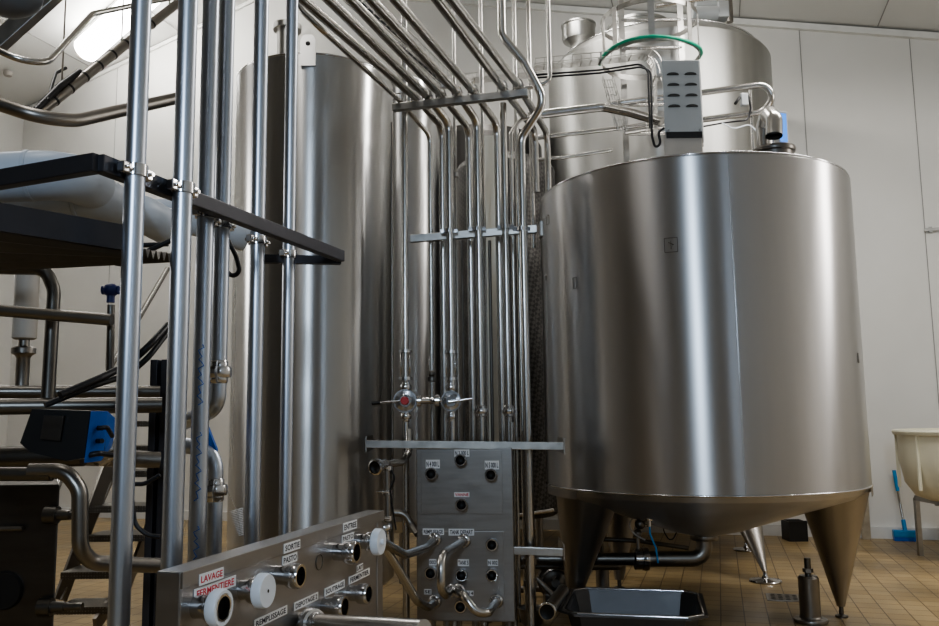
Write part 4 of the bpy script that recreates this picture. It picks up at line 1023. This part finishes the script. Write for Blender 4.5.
# display head: black box with blue side
dh=thing('flow_meter_display','black display head with a bright blue side at the left','flow meter',at(60,462,2.3))
D0=at(58,437,2.3)
mb=MB(); mb.prism([at(32,409,2.3),at(90,411,2.3),at(84,458,2.3),at(66,461,2.3),at(30,452,2.3),at(20,443,2.3)],(0,.14,0)); mb.build('housing',M['black'],dh)
mb=MB(); mb.prism([at(91,411,2.3),at(103,421,2.42),at(96,448,2.42),at(84,463,2.3)],(0,.12,0)); mb.build('blue_side',M['blue'],dh)
MB().prism([at(44,415,2.29),at(64,416,2.29),at(60,441,2.29),at(40,439,2.29)],(0,.01,0)).build('screen',M['cabinet'],dh)
for py in (428,441): MB().tube([at(97,py,2.36),at(102,py,2.34)],.008,0,10).build('plug',M['black'],dh)
cab('short black cable from the blue side of the display head',[at(100,428,2.33),at(107,427,2.33),at(112,436,2.4)],.007)
cab('short black cable at the lower plug of the display head',[at(86,456,2.33),at(98,453,2.33),at(112,455,2.4)],.009)
# cabinet
K0=at(60,484,3.0); K1=at(-60,484,2.6)
kb=thing('machine_cabinet','dark steel machine cabinet in the lower left corner','cabinet',V(at(20,484,3.0).x,K0.y,0))
zk=K0.z; MB().box(V(K0.x-.55-.19,K0.y+.35,(zk+.12)/2),(1.1,0,0),(-.38,.7,0),(0,0,zk-.12),.008).build('body',M['cabinet'],kb)
for dx in (-.08,-1.0): MB().tube([(K0.x+dx,K0.y+.1,.13),(K0.x+dx,K0.y+.1,0)],.025,0,12).build('foot',M['pipe_dark'],kb)
hl=at(13,528,3.0); MB().tube([V(hl.x-.15,K0.y-.02,hl.z),V(hl.x+.05,K0.y-.02,hl.z)],.010,0,10).build('handle',M['pipe_dull'],kb)
for py,px in ((515,58),(607,52)):
    k_=at(px,py,2.98); MB().lathe([(0,.12),(.015,.12),(.015,.05),(.02,.05),(.022,0),(.035,0),(.035,-.05),(0,-.05)],k_,(1,0,0),20).build('knob',M['pipe_dark'],kb)
ov_=at(0,592,2.97); MB().lathe([(0,.02),(.07,.02),(.075,.01),(.075,-.02)],V(ov_.x,K0.y,ov_.z),(0,-1,0),28).build('black_port',M['black'],kb)
# upright posts behind pipes 2
for (a,b,lab) in ((153,380,'dark square upright post behind the second foreground pipe'),):
    for i,px in enumerate((153,)):
        p=at(px,460,3.0); z=at(px,360,3.0).z
        tag(MB().box((p.x,p.y,z/2),(.028,0,0),(0,.05,0),(0,0,z),.002).box((p.x+.045,p.y,z/2),(.028,0,0),(0,.05,0),(0,0,z),.002).box((p.x+.022,p.y+.02,z/2),(.05,0,0),(0,.006,0),(0,0,z)).build('upright_post',M['dark_frame']),lab,'post')
# stairs
st=thing('steel_stair','steel stair with checker plate treads seen between the left pipes','stairs',atz(85,622,0))
steps=[(56,112,610,4.3),(62,112,575,4.45),(88,145,538,4.6),(91,149,509,4.75),(112,150,474,4.9),(115,150,449,5.05),(118,150,424,5.2)]
for x0,x1,py,Y in steps:
    a=at(x0,py,Y); b=at(x1,py,Y); z=(a.z+b.z)/2; 
    MB().box(V((a.x+b.x)/2,a.y+.10,z),(b.x-a.x,0,0),(0,.24,0),(0,0,.04)).build('tread',M['tread'],st)
for (a,b) in (((95,626),(150,545)),((60,600),(135,395)),((108,640),(158,500))):
    MB().bar(at(a[0],a[1],4.25 if a[0]!=60 else 4.6), at(b[0],b[1],5.0), .02,.09,(0,0,1)).build('stringer',M['pipe_dull'],st)
MB().tube([at(52,500,4.7),at(100,385,5.2),at(168,268,5.6)],.02,.1,12).build('handrail',M['pipe'],st)
MB().tube([at(60,600,4.6),at(135,425,5.1)],.016,0,12).build('lower_rail',M['pipe'],st)

# ============================================================ TOP LEFT: ceiling pipes & light
dpipe('ceiling_pipe','thick grey pipe bending across the top left above the frame',[at(-50,88,2.5),at(38,117,2.5),at(75,121,2.6),at(178,98,3.0)],14,2.6,'pipe_dull',.25)
pipe('conduit','thin shiny pipe with a V-shaped kink at the upper left','pipe',[at(-40,33,2.6),at(41,70,2.6),at(92,14,3.2),at(150,2,3.5),at(262,-20,3.9)],.013,'pipe',.09)
MB_=MB().bar(at(-5,46,3.0),at(62,-14,3.0),.05,.07,(0,0,1),.003).build('ceiling_beam',M['bracket']); tag(MB_,'grey metal beam crossing the top left corner','beam')
cd=thing('cable_conduit','grey cable conduit with black ties running below the ceiling light','conduit',at(42,112,5.5))
ca_=at(40,112,6.0); cb_=at(188,-5,7.2)
MB().tube([ca_,cb_],.045,0,16).build('tube',M['pipe_dull'],cd)
for f in (.08,.17,.26,.35,.44,.53,.62,.71): MB().lathe([(.046,-.012),(.05,-.008),(.05,.008),(.046,.012)],ca_.lerp(cb_,f),(cb_-ca_),18).build('cable_tie',M['black'],cd)
for f in (.12,.5,.85):
    q=ca_.lerp(cb_,f); q2=V(q.x,q.y,ceilz(V(q.x,q.y,0).dot(tdir))-.002)
    if q2.z>q.z: MB().tube([q+V(0,0,.03),q2],.008,0,8).build('hanger_rod',M['pipe_dull'],cd)
cab('black cable hanging from the near end of the fluorescent light',[at(66,68,6.3),at(56,73,6.2),at(52,85,6.1),at(48,100,6.0)],.015)
cab('black cable running on top of the grey conduit',[at(36,110,5.95),at(60,86,6.1),at(80,72,6.3)],.03)
# dark drum in corner
q=at(14,0,2.2); dl=thing('floodlight','dark grey rounded lamp housing at the top left corner','lamp',q)
MB().sphere(at(10,-3,2.2),.1,(1.0,.8,.62)).build('housing',M['lamp_grey'],dl); fz=at(10,-20,2.2); MB().tube([fz,V(fz.x,fz.y,ceilz(fz.dot(tdir)-0*fz.z)+.0)],.015,0,10).build('stem',M['pipe_dull'],dl)
# fluorescent fitting on left ceiling slope
def on_ceil(px,py,drop):
    P=un(RU,0,RZ-drop); n=(tdir*(-SL)+V(0,0,1)).normalized(); return onpl(px,py,P,n)
f0=on_ceil(86,50,.27); f1=on_ceil(170,-26,.27)
fl=thing('fluorescent_light','glowing fluorescent ceiling light at the upper left','light',f0)
MB().tube([f0,f1],.17,0,24).build('diffuser',M['tube_light'],fl)
MB().bar(f0+V(0,0,.20)-(f1-f0).normalized()*.12,f1+V(0,0,.20),.14,.08).build('batten',M['trimw'],fl)
MB().tube([f0-(f1-f0).normalized()*.14,f0],.07,0,20).build('end_cap',M['beige'],fl)
q=on_ceil(8,74,.03); tag(MB().lathe([(0,-.03),(.05,-.03),(.06,0),(.06,.03)],q,seg=20).build('smoke_detector',M['beige']),'tiny beige smoke detector on the ceiling at far left','detector')

# wire tray along overhead pipes
A=atz(345,-10,ZO+.12); Bq=atz(449,88,ZO+.12)
wire_tray('wire mesh cable tray running overhead between the overhead pipes',[A+(A-Bq).normalized()*.8,A,Bq,at(470,80,6.5)],.12,.05,(1,-.3,0))
wire_tray('wire mesh tray crossing behind the overhead pipes toward the ladder',[at(440,84,6.0),at(545,74,5.9)],.10,.05,(0,1,0))
for k,(x0,x1) in enumerate(((340,446),(350,452))):
    p=atz(x0,-8,ZO+.14); q=atz(x1,86,ZO+.14); cab('black cable in the overhead wire tray, %s of two'%('left','right')[k],[p+(p-q).normalized()*.8,p,q],.007)

# ============================================================ LIGHTS
def area(name, loc, target, sx, sy, power, col, shape='RECTANGLE'):
    l=bpy.data.lights.new(name,'AREA'); l.shape=shape; l.size=sx; l.size_y=sy; l.energy=power; l.color=col
    o=bpy.data.objects.new(name,l); COL.objects.link(o); o.location=loc
    o.rotation_euler=(Vector(target)-Vector(loc)).to_track_quat('-Z','Y').to_euler(); return o
area('ceiling_strip_right',(3.3,5.6,5.2),(3.1,5.6,0),.3,2.6,95,(1,.97,.925))
area('ceiling_strip_centre',(-1.8,2.6,6.2),(-1.8,2.6,0),.3,2.0,28,(1,.96,.90))
area('ceiling_strip_back',(.6,7.1,5.9),(1.6,8.0,3),1.4,.25,45,(1,.96,.90))
area('ceiling_strip_left',(-4.2,6.5,6.2),(-4.2,6.5,0),.3,2.2,42,(1,.97,.925))
area('window_rear',(-.55,-3.2,3.3),(1.2,5.0,1.6),.34,1.2,85,(.66,.82,1))
area('window_rear_right',(3.0,-3.4,2.6),(.0,4.0,1.4),.6,1.2,12,(.58,.76,1))
area('streak_light_left',(-5.6,5.6,3.2),(1.2,5.7,1.8),.6,1.4,26,(1,.97,.925))  # unseen light added for the streak on the wide tank's left side
area('streak_light_right',(4.6,5.0,3.2),(1.6,5.6,1.7),.4,1.5,20,(1,.95,.9))  # unseen side light for the bright streak at the wide tank's right edge
w=bpy.data.worlds.new('world'); bpy.context.scene.world=w; w.use_nodes=True
w.node_tree.nodes['Background'].inputs[0].default_value=(.5,.55,.6,1); w.node_tree.nodes['Background'].inputs[1].default_value=.3

GROUPS={'lagged_pipe':'pale lagged pipes on the dark frame','swing_bend':'removable bends on the routing panel','overhead_pipe':'overhead pipes on the upper bracket',
 'floor_pedestal':'grey pedestals near the wide tank','manifold_pipe':'dark horizontal pipes at the left'}
for o in bpy.data.objects:
    if 'label' in o and 'category' in o:
        b=o.name.split('.')[0]
        if b in GROUPS and 'above the tall back tank' not in o['label']: o['group']=GROUPS[b]
        if b=='vertical_pipe': o['group']='six upright foreground pipes' if 'foreground' in o['label'] else 'upright pipes of the central bundle'
# ------------------------------------------------------------ camera
cd_=bpy.data.cameras.new('camera'); co=bpy.data.objects.new('camera',cd_); COL.objects.link(co)
cd_.sensor_width=36; cd_.lens=F*36/939; cd_.clip_start=.05; cd_.clip_end=100
m=Matrix((( rt.x,up.x,-fwd.x,cam_pos.x),(rt.y,up.y,-fwd.y,cam_pos.y),(rt.z,up.z,-fwd.z,cam_pos.z),(0,0,0,1)))
co.matrix_world=m
bpy.context.scene.camera=co
vs_=bpy.context.scene.view_settings
vs_.view_transform='AgX'; vs_.look='AgX - Medium High Contrast'; vs_.exposure=0.35
